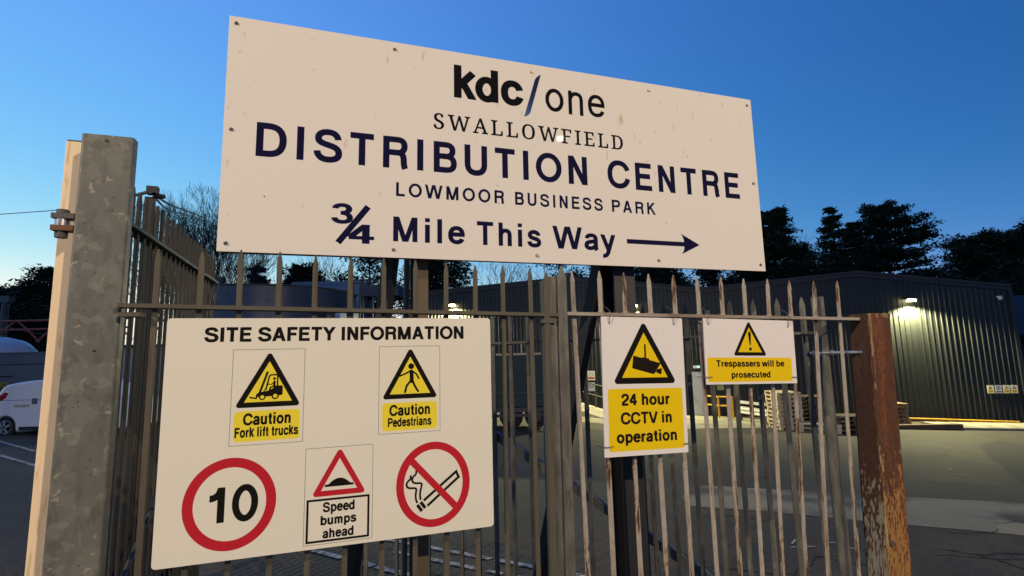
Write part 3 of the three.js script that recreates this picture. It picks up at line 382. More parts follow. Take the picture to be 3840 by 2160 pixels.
{ // site safety board
  const W = 2048, H = 1452, [c, x] = canvas(W, H), X = (f) => f * W, Y = (f) => f * H, HV = 'bold 200px sans-serif';
  x.fillStyle = '#d9d5c8'; x.fillRect(0, 0, W, H);
  { const r = rng(18); for (let k = 0; k < 6000; k++) { x.globalAlpha = 0.05; x.fillStyle = r() < 0.5 ? '#c4bdac' : '#e6e2d6'; x.fillRect(r() * W, r() * H, 2 + r() * 9, 2 + r() * 9); } x.globalAlpha = 1; }
  x.fillStyle = '#12110f'; grot(x, 'SITE SAFETY INFORMATION', X(0.1), X(0.902), Y(0.0395), Y(0.1015), 1, 21.5);
  const frame = (a, b, d, e) => { x.strokeStyle = '#5d574b'; x.lineWidth = 2.5; x.strokeRect(X(a), Y(b), X(d - a), Y(e - b)); };
  frame(0.181, 0.137, 0.386, 0.543); frame(0.616, 0.134, 0.818, 0.536); frame(0.397, 0.577, 0.5995, 0.983);
  const pair = (cx, x0, x1, y0, second, a, b) => { x.fillStyle = yel; roundBox(x, X(x0), Y(y0), X(x1 - x0), Y(0.127), 24); x.fillStyle = '#12110f'; grot(x, 'Caution', X(cx - 0.0665), X(cx + 0.0665), Y(y0 + 0.010), Y(y0 + 0.059), 2); grot(x, second, X(a), X(b), Y(y0 + 0.068), Y(y0 + 0.109), 2); };
  pair(0.283, 0.191, 0.376, 0.401, 'Fork lift trucks', 0.195, 0.371); pair(0.717, 0.627, 0.808, 0.397, 'Pedestrians', 0.646, 0.787);
  hazard(x, X(0.284), Y(0.15), Y(0.386), X(0.182), yel); hazard(x, X(0.718), Y(0.144), Y(0.379), X(0.18), yel);
  x.fillStyle = x.strokeStyle = '#14110d'; x.lineCap = 'round'; x.lineJoin = 'round';
  { // fork lift truck
    const q = (a, b) => [X(a), Y(b)], pl = (pts, w) => { x.lineWidth = w; x.beginPath(); pts.forEach((p, i) => i ? x.lineTo(...q(...p)) : x.moveTo(...q(...p))); x.stroke(); }, fl = (pts) => { x.beginPath(); pts.forEach((p, i) => i ? x.lineTo(...q(...p)) : x.moveTo(...q(...p))); x.closePath(); x.fill(); };
    x.lineCap = 'butt'; pl([[0.2795, 0.2345], [0.2585, 0.327]], 13); pl([[0.2835, 0.286], [0.2695, 0.322]], 4.5);
    fl([[0.2487, 0.3455], [0.255, 0.3235], [0.2845, 0.316], [0.2975, 0.306], [0.3, 0.296], [0.3205, 0.296], [0.324, 0.301], [0.324, 0.336], [0.312, 0.34], [0.253, 0.343]]);
    x.lineCap = 'round'; pl([[0.276, 0.312], [0.2845, 0.2545], [0.288, 0.2495], [0.305, 0.2485], [0.3085, 0.2535], [0.3085, 0.3]], 9);
    x.beginPath(); x.arc(...q(0.2993, 0.2655), 8.5, 0, 7); x.fill(); pl([[0.2998, 0.279], [0.2988, 0.298]], 14); pl([[0.2988, 0.3], [0.289, 0.303], [0.2865, 0.314]], 9); pl([[0.2985, 0.281], [0.2905, 0.291], [0.285, 0.289]], 5);
    x.lineCap = 'butt'; pl([[0.231, 0.3425], [0.2495, 0.3485], [0.2525, 0.328]], 9);
    for (const [a, b, r] of [[0.2665, 0.3435, 19], [0.303, 0.3405, 21]]) { x.fillStyle = '#14110d'; x.beginPath(); x.arc(...q(a, b), r, 0, 7); x.fill(); x.fillStyle = yel; x.beginPath(); x.arc(...q(a, b), r * 0.6, 0, 7); x.fill(); }
  }
  x.fillStyle = x.strokeStyle = '#14110d';
  { // walking figure
    const q = (a, b) => [X(0.718 + a), Y(0.285 + b)], pl = (pts, w) => { x.lineWidth = w; x.beginPath(); pts.forEach((p, i) => i ? x.lineTo(...q(...p)) : x.moveTo(...q(...p))); x.stroke(); };
    x.beginPath(); x.arc(...q(0.003, -0.056), 20, 0, 7); x.fill(); x.lineCap = 'round';
    pl([[0.002, -0.036], [-0.016, -0.022], [-0.034, -0.012]], 11); pl([[0.007, -0.034], [0.021, -0.018], [0.028, 0.002]], 11); pl([[0.004, -0.03], [0.005, 0.014]], 27); pl([[0.001, 0.012], [-0.012, 0.035], [-0.017, 0.064]], 14); pl([[0.008, 0.012], [0.015, 0.037], [0.026, 0.062]], 14);
  }
  x.strokeStyle = red; x.lineWidth = X(0.0275); x.beginPath(); x.ellipse(X(0.192), Y(0.777), X(0.111), Y(0.1665), 0, 0, 7); x.stroke(); x.lineWidth = X(0.0245); x.beginPath(); x.ellipse(X(0.796), Y(0.778), X(0.110), Y(0.1745), 0, 0, 7); x.stroke();
  x.fillStyle = '#12110f'; grot(x, '1', X(0.130), X(0.181), Y(0.708), Y(0.849), 0, 19); grot(x, '0', X(0.199), X(0.260), Y(0.704), Y(0.852), 0, 18);
  { const lw = X(0.0165); x.lineJoin = 'round'; x.fillStyle = '#d9d5c8'; x.strokeStyle = red; x.lineWidth = lw; x.beginPath(); x.moveTo(X(0.498), Y(0.602)); x.lineTo(X(0.566), Y(0.773)); x.lineTo(X(0.43), Y(0.773)); x.closePath(); x.stroke(); x.fillStyle = '#12110f'; x.beginPath(); x.moveTo(X(0.455), Y(0.746)); x.lineTo(X(0.455), Y(0.737)); x.lineTo(X(0.467), Y(0.735)); x.quadraticCurveTo(X(0.498), Y(0.688), X(0.530), Y(0.735)); x.lineTo(X(0.541), Y(0.737)); x.lineTo(X(0.541), Y(0.746)); x.closePath(); x.fill(); }
  x.strokeStyle = '#12110f'; x.lineWidth = 13; x.lineJoin = 'miter'; x.strokeRect(X(0.4065), Y(0.799), X(0.181), Y(0.172));
  grot(x, 'Speed', X(0.451), X(0.545), Y(0.811), Y(0.852), 2); grot(x, 'bumps', X(0.446), X(0.549), Y(0.866), Y(0.905), 2); grot(x, 'ahead', X(0.452), X(0.543), Y(0.921), Y(0.960), 2);
  { // no smoking: cigarette, smoke and the bar over it
    x.strokeStyle = x.fillStyle = '#14110d'; x.lineCap = 'butt'; x.lineJoin = 'miter'; x.lineWidth = 17;
    x.beginPath(); x.moveTo(X(0.763), Y(0.848)); x.lineTo(X(0.872), Y(0.731)); x.lineTo(X(0.880), Y(0.757)); x.lineTo(X(0.775), Y(0.873)); x.stroke();
    const sl = (a, b, d, e, w) => { x.lineWidth = w; x.beginPath(); x.moveTo(X(a), Y(b)); x.lineTo(X(d), Y(e)); x.stroke(); }; sl(0.753, 0.853, 0.768, 0.882, 21); sl(0.742, 0.864, 0.757, 0.894, 21);
    x.lineWidth = 13; for (const [dx, dy] of [[0, 0], [0.018, -0.02]]) { x.beginPath(); x.moveTo(X(0.742 + dx * 0.6), Y(0.856 + dy * 0.6)); x.bezierCurveTo(X(0.726 + dx), Y(0.81 + dy), X(0.752 + dx), Y(0.79 + dy), X(0.728 + dx), Y(0.788 + dy)); x.bezierCurveTo(X(0.698 + dx), Y(0.79 + dy), X(0.706 + dx), Y(0.757 + dy), X(0.716 + dx), Y(0.752 + dy)); x.quadraticCurveTo(X(0.722 + dx), Y(0.743 + dy), X(0.72 + dx), Y(0.73 + dy)); x.stroke(); }
    x.strokeStyle = red; x.lineWidth = X(0.0215); x.beginPath(); x.moveTo(X(0.722), Y(0.665)); x.lineTo(X(0.872), Y(0.893)); x.stroke();
  }
  const w = 1.053, h = 0.7465, t = thing('safety_board', 'cream site safety board with caution triangles and a ten speed limit circle', 'sign', FP(-0.0235, 0, -1.854), YAW);
  const [g, m] = plate(w, h, 0.012, 0.003, canvasTex(c), 0.8, 0.03); part('panel', g, m, t, [0, 1.558, 0], [0, 0, 0]);
  for (const y of [1.33, 1.78]) part('back_rail', box(0.95, 0.03, 0.014), M.zinc, t, [0, y, -0.0075]);
}
function tieWire(parent, pts) { part('wire_tie', new THREE.TubeGeometry(new THREE.CatmullRomCurve3(pts.map((p) => new THREE.Vector3(...p))), 10, 0.0016, 5), M.wire, parent); }
{ // camera warning plate
  const W = 800, H = 1160, [c, x] = canvas(W, H), X = (f) => f * W, Y = (f) => f * H, HV = 'bold 200px sans-serif', YL = '#dfc012';
  x.fillStyle = '#dcd8d6'; x.fillRect(0, 0, W, H); grime(x, W, H * 0.4, 6, 71, '#958d82');
  hazard(x, X(0.503), Y(0.035), Y(0.490), X(0.752), YL); x.fillStyle = YL; roundBox(x, X(0.052), Y(0.525), X(0.905), Y(0.44), 26);
  x.fillStyle = '#1d140f'; x.fillRect(X(0.503), Y(0.2), X(0.02), Y(0.11)); x.save(); x.translate(X(0.515), Y(0.313)); x.rotate(0.2); roundBox(x, -X(0.045), -Y(0.012), X(0.09), Y(0.022), 8); x.restore();
  x.beginPath(); x.moveTo(X(0.375), Y(0.292)); x.lineTo(X(0.685), Y(0.345)); x.lineTo(X(0.61), Y(0.415)); x.lineTo(X(0.36), Y(0.372)); x.closePath(); x.lineJoin = 'round'; x.lineWidth = 16; x.strokeStyle = '#1d140f'; x.stroke(); x.fill();
  x.beginPath(); x.moveTo(X(0.658), Y(0.384)); x.lineTo(X(0.715), Y(0.378)); x.lineTo(X(0.704), Y(0.425)); x.lineTo(X(0.634), Y(0.407)); x.fill();
  grot(x, '24 hour', X(0.217), X(0.785), Y(0.562), Y(0.645), 2); grot(x, 'CCTV in', X(0.196), X(0.808), Y(0.694), Y(0.777), 2); grot(x, 'operation', X(0.141), X(0.862), Y(0.826), Y(0.907), 2);
  const w = 0.384, h = 0.553, t = thing('camera_warning_sign', 'white plate with yellow camera triangle and camera notice wired to the railings', 'sign', FP(1.1565, 0, -1.853), YAW);
  const [g, m] = plate(w, h, 0.002, 0.004, canvasTex(c), 0.8, 0.03); part('panel', g, m, t, [0, 1.657, 0], [0.0, 0, -R(1.25)]);
  tieWire(t, [[-0.158, 1.985, -0.03], [-0.15, 1.958, 0.012], [-0.153, 1.93, 0.012], [-0.152, 1.908, 0.006]]); tieWire(t, [[0.148, 1.985, -0.03], [0.154, 1.955, 0.012], [0.153, 1.93, 0.012], [0.155, 1.902, 0.006]]);
  tieWire(t, [[-0.215, 1.426, -0.03], [-0.2, 1.425, 0.009], [-0.175, 1.424, 0.009], [-0.16, 1.426, 0.005]]); tieWire(t, [[0.2, 1.413, -0.02], [0.19, 1.413, 0.009], [0.17, 1.412, 0.009], [0.163, 1.409, 0.005]]);
}
{ // trespass plate
  const W = 1024, H = 588, [c, x] = canvas(W, H), X = (f) => f * W, Y = (f) => f * H, HV = 'bold 200px sans-serif', YL = '#dfbe14';
  x.fillStyle = '#dcd7d5'; x.fillRect(0, 0, W, H); grime(x, W, H * 0.4, 4, 81, '#958d82');
  hazard(x, X(0.487), Y(0.03), Y(0.565), X(0.358), YL); x.fillStyle = YL; roundBox(x, X(0.02), Y(0.595), X(0.93), Y(0.37), 22);
  x.fillStyle = '#1d140f'; x.beginPath(); x.moveTo(X(0.474), Y(0.22)); x.quadraticCurveTo(X(0.489), Y(0.15), X(0.506), Y(0.22)); x.lineTo(X(0.497), Y(0.4)); x.lineTo(X(0.485), Y(0.4)); x.closePath(); x.fill(); x.beginPath(); x.arc(X(0.4915), Y(0.462), 15, 0, 7); x.fill();
  grot(x, 'Trespassers will be', X(0.114), X(0.858), Y(0.637), Y(0.735), 2); grot(x, 'prosecuted', X(0.27), X(0.695), Y(0.808), Y(0.905), 2);
  const w = 0.494, h = 0.284, t = thing('trespass_sign', 'white and yellow exclamation triangle plate wired near the rusty post', 'sign', FP(1.707, 0, -1.853), YAW);
  const [g, m] = plate(w, h, 0.002, 0.004, canvasTex(c), 0.8, 0.03); part('panel', g, m, t, [0, 1.782, 0], [0, 0, -R(1.5)]);
  tieWire(t, [[-0.228, 1.985, -0.03], [-0.222, 1.95, 0.012], [-0.224, 1.925, 0.012], [-0.221, 1.902, 0.006]]); tieWire(t, [[0.212, 1.98, -0.03], [0.222, 1.945, 0.012], [0.221, 1.915, 0.012], [0.217, 1.888, 0.006]]);
  tieWire(t, [[-0.27, 1.678, -0.03], [-0.255, 1.678, 0.01], [-0.235, 1.678, 0.01], [-0.218, 1.678, 0.005]]); tieWire(t, [[0.255, 1.662, -0.02], [0.245, 1.662, 0.01], [0.23, 1.662, 0.01], [0.212, 1.662, 0.005]]);
}

// ------------------------------------------------------------------ railings
function paling(w, d, y0, y1, lean = 0, tip = 0.034, shift = 0) {                     // flat bar with a blunt spear point
  const s = new THREE.Shape([[-w / 2, y0], [w / 2, y0], [w / 2, y1 - tip], [w * 0.06, y1], [-w * 0.06, y1], [-w / 2, y1 - tip]].map((p) => new THREE.Vector2(...p)));
  const g = new THREE.ExtrudeGeometry(s, { depth: d, bevelEnabled: true, bevelThickness: 0.0016, bevelSize: 0.0016, bevelSegments: 1, steps: 1 }).translate(0, 0, -d / 2), p = g.attributes.position, uv = g.attributes.uv;
  for (let i = 0; i < p.count; i++) { uv.setXY(i, p.getX(i) + p.getZ(i) * 1.1 + shift, p.getY(i) + shift * 7.3); p.setX(i, p.getX(i) + lean * (y1 - p.getY(i)) / (y1 - y0)); }
  return g;
}
const YB = -0.06, FW = -1.884;
{ // galvanised panel behind the safety board
  const tips = [[-0.597, 2.158], [-0.472, 2.154], [-0.357, 2.165], [-0.236, 2.163], [-0.12, 2.156], [-0.002, 2.153], [0.113, 2.153], [0.228, 2.151], [0.343, 2.144], [0.456, 2.138], [0.567, 2.139], [0.681, 2.134]], r = rng(41);
  const t = thing('railing_panel', 'weathered grey spear topped railing panel behind the cream safety board', 'railing', FP(0, 0, FW), YAW);
  tips.forEach(([u, y], i) => part('paling', paling(0.0145, 0.004, YB, y, (r() - 0.5) * 0.02, 0.034, r() * 2), M.galvBrown, t, [u, 0, 0], [0, (r() - 0.5) * 0.12, 0]));
  part('rail', beam([-0.69, 1.974, 0], [0.79, 1.946, 0], 0.013, 0.052), M.galvBrown, t); part('rail', beam([-0.69, 0.3, 0], [0.79, 0.28, 0], 0.013, 0.052), M.galvBrown, t);
  part('fixing_lug', box(0.055, 0.014, 0.05), M.galvBrown, t, [-0.655, 1.945, 0.004]); part('fixing_lug', box(0.06, 0.016, 0.05), M.galvBrown, t, [0.745, 1.921, 0.004]);
}
{ // white painted, rust pitted panel
  const tops = [[0.863, 2.126], [0.989, 2.130], [1.103, 2.126], [1.225, 2.124], [1.35, 2.122], [1.474, 2.118], [1.601, 2.119], [1.729, 2.115], [1.867, 2.116], [1.998, 2.113], [2.15, 2.113], [2.299, 2.116]];
  const bots = [0.882, 0.991, 1.111, 1.229, 1.345, 1.467, 1.585, 1.698, 1.807, 1.934, 2.064, 2.243], r = rng(43);
  const t = thing('railing_panel', 'white painted spear topped railing panel with rust streaks beside the rusty post', 'railing', FP(0, 0, FW), YAW);
  tops.forEach(([u, y], i) => {
    const yb = 0.75 + (i / 11) * -0.05 + 0.0, k = (bots[i] - u) / (y - 0.82);
    part('paling', paling(0.018, 0.003, YB, y, k * (y - YB), 0.036, r() * 3), M.whiteRust, t, [u, 0, 0], [0, (r() - 0.5) * 0.08, 0]);
    const c = new THREE.CylinderGeometry(0.0135, 0.0155, 0.014, 10).scale(1, 1, 0.6); part('weld_collar', c, M.whiteRust, t, [u + k * 0.17, mix(1.958, 1.937, (u - 0.86) / 1.44), 0]);
  });
  part('rail', beam([0.826, 1.951, 0], [2.44, 1.927, 0], 0.0135, 0.05), M.whiteRust, t); part('rail', beam([0.83, 0.28, 0], [2.33, 0.25, 0], 0.0135, 0.05), M.whiteRust, t);
}
{ // channel post between the panels
  const t = thing('channel_post', 'grey galvanised channel post with pointed flanges between the two railing panels', 'post', FP(0.778, 0, FW), YAW);
  part('flange', paling(0.021, 0.006, -0.25, 2.112, -0.016, 0.03, 0.2), M.galvBrown, t, [-0.037, 0, 0.022]);
  part('flange', paling(0.036, 0.006, -0.25, 2.142, -0.014, 0.045, 0.5), M.galv, t, [0.03, 0, 0.022]);
  part('web', prism([[-0.028, 0.016], [0.016, 0.016], [0.016, -0.03], [-0.028, -0.03]], -0.25, 2.1, [-0.015, 0]), M.galv, t);
  part('side_plate', box(0.005, 2.33, 0.05), M.galv, t, [-0.046, 0.92, -0.004]); part('side_plate', box(0.005, 2.35, 0.05), M.galv, t, [0.028, 0.92, -0.004]);
}
{ // big galvanised gate post with its hinge
  const t = thing('gate_post', 'thick mottled galvanised square gate post with a hinge bolt', 'post', FP(-0.761, 0, -1.884), YAW);
  part('shaft', prism(roundRect(0.142, 0.044, 0.008, 4), -0.3, 2.53), M.leftPost, t, [0, 0, -0.022]);
  part('bolt_hole', new THREE.CylinderGeometry(0.0045, 0.0045, 0.004, 12).rotateX(Math.PI / 2), M.black, t, [-0.002, 2.511, 0.0005]);
  part('bolt_hole', new THREE.CylinderGeometry(0.0035, 0.0035, 0.004, 12).rotateX(Math.PI / 2), M.black, t, [0.012, 1.835, 0.0005]);
  const h = part('hinge_lug', box(0.06, 0.016, 0.04), M.galvDark, t, [-0.1, 2.256, -0.02]);
  part('hinge_lug', box(0.058, 0.017, 0.04), M.rustBit, t, [-0.1, 2.2175, -0.02]);
  const hx = new THREE.CylinderGeometry(0.0165, 0.0165, 0.015, 6);
  part('nut', hx, M.galvDark, t, [-0.108, 2.271, -0.02]); part('nut', new THREE.CylinderGeometry(0.0165, 0.0165, 0.02, 6), M.galvDark, t, [-0.108, 2.1985, -0.02]);
  const sp = []; for (let k = 0; k < 6; k++) sp.push(new THREE.CylinderGeometry(0.0185, 0.0185, 0.0028, 16).translate(0, k * 0.0036 - 0.009, 0), new THREE.CylinderGeometry(0.0165, 0.0165, 0.0036, 16).translate(0, k * 0.0036 - 0.009, 0));
  part('threaded_bolt', mergeGeometries(sp), M.zinc, t, [-0.108, 2.237, -0.02]);
}
{ const t = thing('gate_stile', 'cream painted flat gate stile lit behind the mottled gate post', 'gate stile', FP(-0.86, 0, -2.0), YAW);
  part('face', prism(roundRect(0.11, 0.04, 0.004, 2), -0.25, 2.535), M.peach, t, [0, 0, 0]); part('cap', box(0.104, 0.006, 0.036), M.galvDark, t, [0, 2.538, 0]); }
{ // rusty post
  const t = thing('rusty_post', 'square steel post covered in brown rust with peeling paint near its foot', 'post', FP(2.471, 0, -1.8715), YAW);
  part('shaft', prism(roundRect(0.141, 0.113, 0.006, 3), -0.35, 1.948, [-0.12, 0.0]), M.rustPost, t); part('cap_rim', prism(roundRect(0.144, 0.116, 0.007, 3), 1.94, 1.952), M.rustPost, t);
  part('bolt_head', new THREE.CylinderGeometry(0.012, 0.012, 0.01, 6).rotateX(Math.PI / 2), M.galvDark, t, [-0.098, 0.9, 0.058]);
}
{ // open gate leaf in the yard, hung on the rusty post
  const H = [1.57, -2.6], E = [-1.05, -3.52], L = Math.hypot(E[0] - H[0], E[1] - H[1]), turn = Math.atan2(-(H[1] - E[1]), H[0] - E[0]), r = rng(47);
  const t = thing('gate_leaf', 'grey spear topped gate leaf standing open inside the yard', 'gate', [E[0], 0, E[1]], turn);
  for (let k = 0; k < 24; k++) { const s = L - 0.072 - 0.115 * k; if (s < 0.05) break; part('paling', paling(0.022, 0.012, 0.02, 2.052 + (r() - 0.5) * 0.01, 0, 0.036, r() * 2), M.galv, t, [s, 0, 0]); }
  part('stile', prism(roundRect(0.05, 0.045, 0.004, 2), -0.05, 2.05), M.galv, t, [L, 0, 0]); part('stile', prism(roundRect(0.05, 0.045, 0.004, 2), -0.02, 2.0), M.galv, t, [0, 0, 0]);
  for (const y of [1.868, 0.3]) part('rail', box(L - 0.05, 0.014, 0.045), M.galv, t, [L / 2, y, 0]);
  part('brace', beam([0.05, 1.84, -0.02], [L - 0.05, 0.28, -0.02], 0.045, 0.01), M.galv, t); part('brace_flange', beam([0.05, 1.862, -0.038], [L - 0.05, 0.302, -0.038], 0.006, 0.04), M.galv, t);
  part('hinge_bolt', bar([L - 0.06, 1.765, 0.01], [L + 0.19, 1.765, 0.04], 0.009, 10), M.zinc, t); part('hinge_nut', new THREE.CylinderGeometry(0.017, 0.017, 0.016, 6).rotateZ(Math.PI / 2), M.zinc, t, [L + 0.035, 1.765, 0.02]); part('hinge_nut', new THREE.CylinderGeometry(0.015, 0.015, 0.014, 6).rotateZ(Math.PI / 2), M.zinc, t, [L - 0.035, 1.765, 0.012]);
}
{ // tall fence running back into the yard
  const A = [-1.98, -2.4], B = [-2.78, -4.62], L = Math.hypot(B[0] - A[0], B[1] - A[1]), turn = Math.atan2(-(B[1] - A[1]), B[0] - A[0]), r = rng(53);
  const t = thing('palisade_fence', 'tall brown grey pointed fence running back into the yard behind the gate post', 'fence', [A[0], 0, A[1]], turn);
  for (let s = 0.04; s < L; s += 0.1035) part('paling', paling(0.036, 0.012, -0.02, 2.75 + (r() - 0.5) * 0.02, 0, 0.05, r() * 2), M.sideFence, t, [s, 0, 0.03]);
  for (const y of [2.52, 0.4]) part('rail', box(L, 0.03, 0.035), M.sideFence, t, [L / 2, y, 0.0]);
  part('rail', box(L, 0.02, 0.03), M.galvDark, t, [L / 2, 2.52, 0.05]);
  part('fence_post', box(0.04, 2.85, 0.05), M.black, t, [0.72, 1.4, -0.03]); part('fence_post', box(0.07, 2.75, 0.07), M.sideFence, t, [L - 0.03, 1.35, -0.04]);
  part('brace_rod', bar([0.1, 0.55, 0.07], [L - 0.1, 1.75, 0.07], 0.012, 8), M.galvDark, t);
  part('brace_rod', bar([L - 0.5, 1.9, 0.07], [L - 0.05, 2.5, 0.07], 0.01, 8), M.galvDark, t);
  const P = new THREE.Vector3(0.72, 2.87, -0.02).applyAxisAngle(new THREE.Vector3(0, 1, 0), turn).add(new THREE.Vector3(A[0], 0, A[1]));
  const j = thing('junction_box', 'small black junction box on top of the tall pointed fence', 'junction box', [P.x, P.y, P.z], turn);
  part('case', box(0.045, 0.05, 0.06), M.black, j); part('gland', new THREE.CylinderGeometry(0.014, 0.018, 0.05, 10).rotateX(Math.PI / 2).translate(0.01, -0.03, 0.04), M.black, j);
  const c1 = thing('overhead_cable', 'thin dark cable reaching the junction box across the pale sky', 'cable', [0, 0, 0]); part('cable_run', sag([[P.x, P.y, P.z], [-7.4, 4.45, -8.4], [-12.84, 6.21, -14], [-16.1, 6.59, -15.5], [-19.6, 6.95, -17]], 0.012, 40), M.cable, c1);
  const c2 = thing('overhead_cable', 'thick dark twin cable leaving the junction box towards the bare trees', 'cable', [0, 0, 0]);
  part('cable_run', sag([[P.x + 0.03, P.y - 0.03, P.z + 0.03], [-3.6, 3.46, -5.2], [-7.16, 5.1, -11.8], [-8.6, 5.4, -16]], 0.011, 40), M.cable, c2); part('cable_run', sag([[P.x + 0.03, P.y - 0.05, P.z + 0.03], [-3.6, 3.40, -5.2], [-7.1, 5.02, -11.8], [-8.6, 5.34, -16]], 0.008, 40), M.cable, c2);
}

// ------------------------------------------------------------------ yard: pallets, rails, trailer
{
  const W = 0.8, L = 1.2, proto = (m) => {
    const g = new THREE.Group(); const top = box(0.13, 0.022, L), cross = box(W, 0.022, 0.12), blk = box(0.1, 0.078, 0.12), bot = box(0.1, 0.022, L);
    for (let k = 0; k < 5; k++) part('deck_board', top, m, g, [-W / 2 + 0.065 + k * (W - 0.13) / 4, 0.133, 0]);
    for (const z of [-0.54, 0, 0.54]) { part('cross_board', cross, m, g, [0, 0.111, z]); for (const x of [-0.35, 0, 0.35]) part('block', blk, m, g, [x, 0.061, z]); }
    for (const x of [-0.35, 0, 0.35]) part('base_board', bot, m, g, [x, 0.011, 0]); return g;
  };
  const protos = M.wood.map(proto), r = rng(67);
  const stack = (n, x, z, turn, kind, label, group) => { for (let k = 0; k < n; k++) { const o = protos[kind].clone(); o.name = numbered('pallet'); o.userData = { label, category: 'pallet', group }; o.position.set(x + (r() - 0.5) * 0.05, G(x, z) + 0.005 + k * 0.1452, z + (r() - 0.5) * 0.05); o.rotation.y = turn + (r() - 0.5) * 0.06; scene.add(o); } };
  stack(9, 9.72, -18.75, R(-8), 0, 'pale wooden pallet in the tall light stack beside the dark warehouse', 'pallets in the pale stack');
  stack(8, 10.85, -18.95, R(82), 2, 'dark wooden pallet in the tall brown stack beside the pale stack', 'pallets in the brown stack');
  stack(2, 10.35, -17.75, R(60), 0, 'pale wooden pallet in the low pile in front of the brown stack', 'pallets in the low pale pile');
  stack(4, 11.35, -17.55, R(75), 2, 'dark weathered pallet in the low pile beside the rusty post', 'pallets in the low dark pile');
  stack(6, 14.55, -20.4, R(80), 1, 'brown wooden pallet stacked at the end of the low yellow barrier', 'pallets at the barrier end');
}
{ // low yellow barrier, sleepers and kerb before the right gable
  const a = [15.7, -20.95], b = [20.1, -20.8], gy = (x, z) => G(x, z), t = thing('low_barrier', 'low yellow tube barrier along the foot of the warehouse wall', 'barrier', [0, 0, 0]);
  const y0 = -1.1, y1 = -1.33; part('tube', bar([a[0], y0, a[1]], [b[0], y1, b[1]], 0.045, 10), M.yellowPaint, t);
  for (const k of [0.04, 0.28, 0.63, 0.985]) { const x = mix(a[0], b[0], k), z = mix(a[1], b[1], k), y = mix(y0, y1, k); part('foot', bar([x, gy(x, z) - 0.05, z], [x, y, z], 0.035, 8), M.yellowPaint, t); }
  const s1 = thing('timber_sleeper', 'dark old timber sleeper lying below the yellow barrier', 'sleeper', [14.9, gy(14.9, -19.0) + 0.09, -19.0], R(-3)); part('beam', box(2.5, 0.19, 0.25), M.wood[2], s1); part('end_plate', box(0.02, 0.12, 0.2), M.rustBit, s1, [1.26, 0, 0]);
  const k = (x0, x1, z0, z1) => { const o = thing('kerb_stone', 'pale concrete kerb slab below the yellow barrier', 'kerb', [(x0 + x1) / 2, gy((x0 + x1) / 2, (z0 + z1) / 2) + 0.05, (z0 + z1) / 2], Math.atan2(-(z1 - z0), x1 - x0), 'kerb slabs below the yellow barrier'); o.rotation.z = -0.04; part('slab', box(Math.hypot(x1 - x0, z1 - z0) - 0.015, 0.14, 1.7), M.conc, o); };
  for (let i = 0; i < 6; i++) k(16.0 + i * 0.92, 16.92 + i * 0.92, -19.75 + i * 0.02, -19.73 + i * 0.02);
}
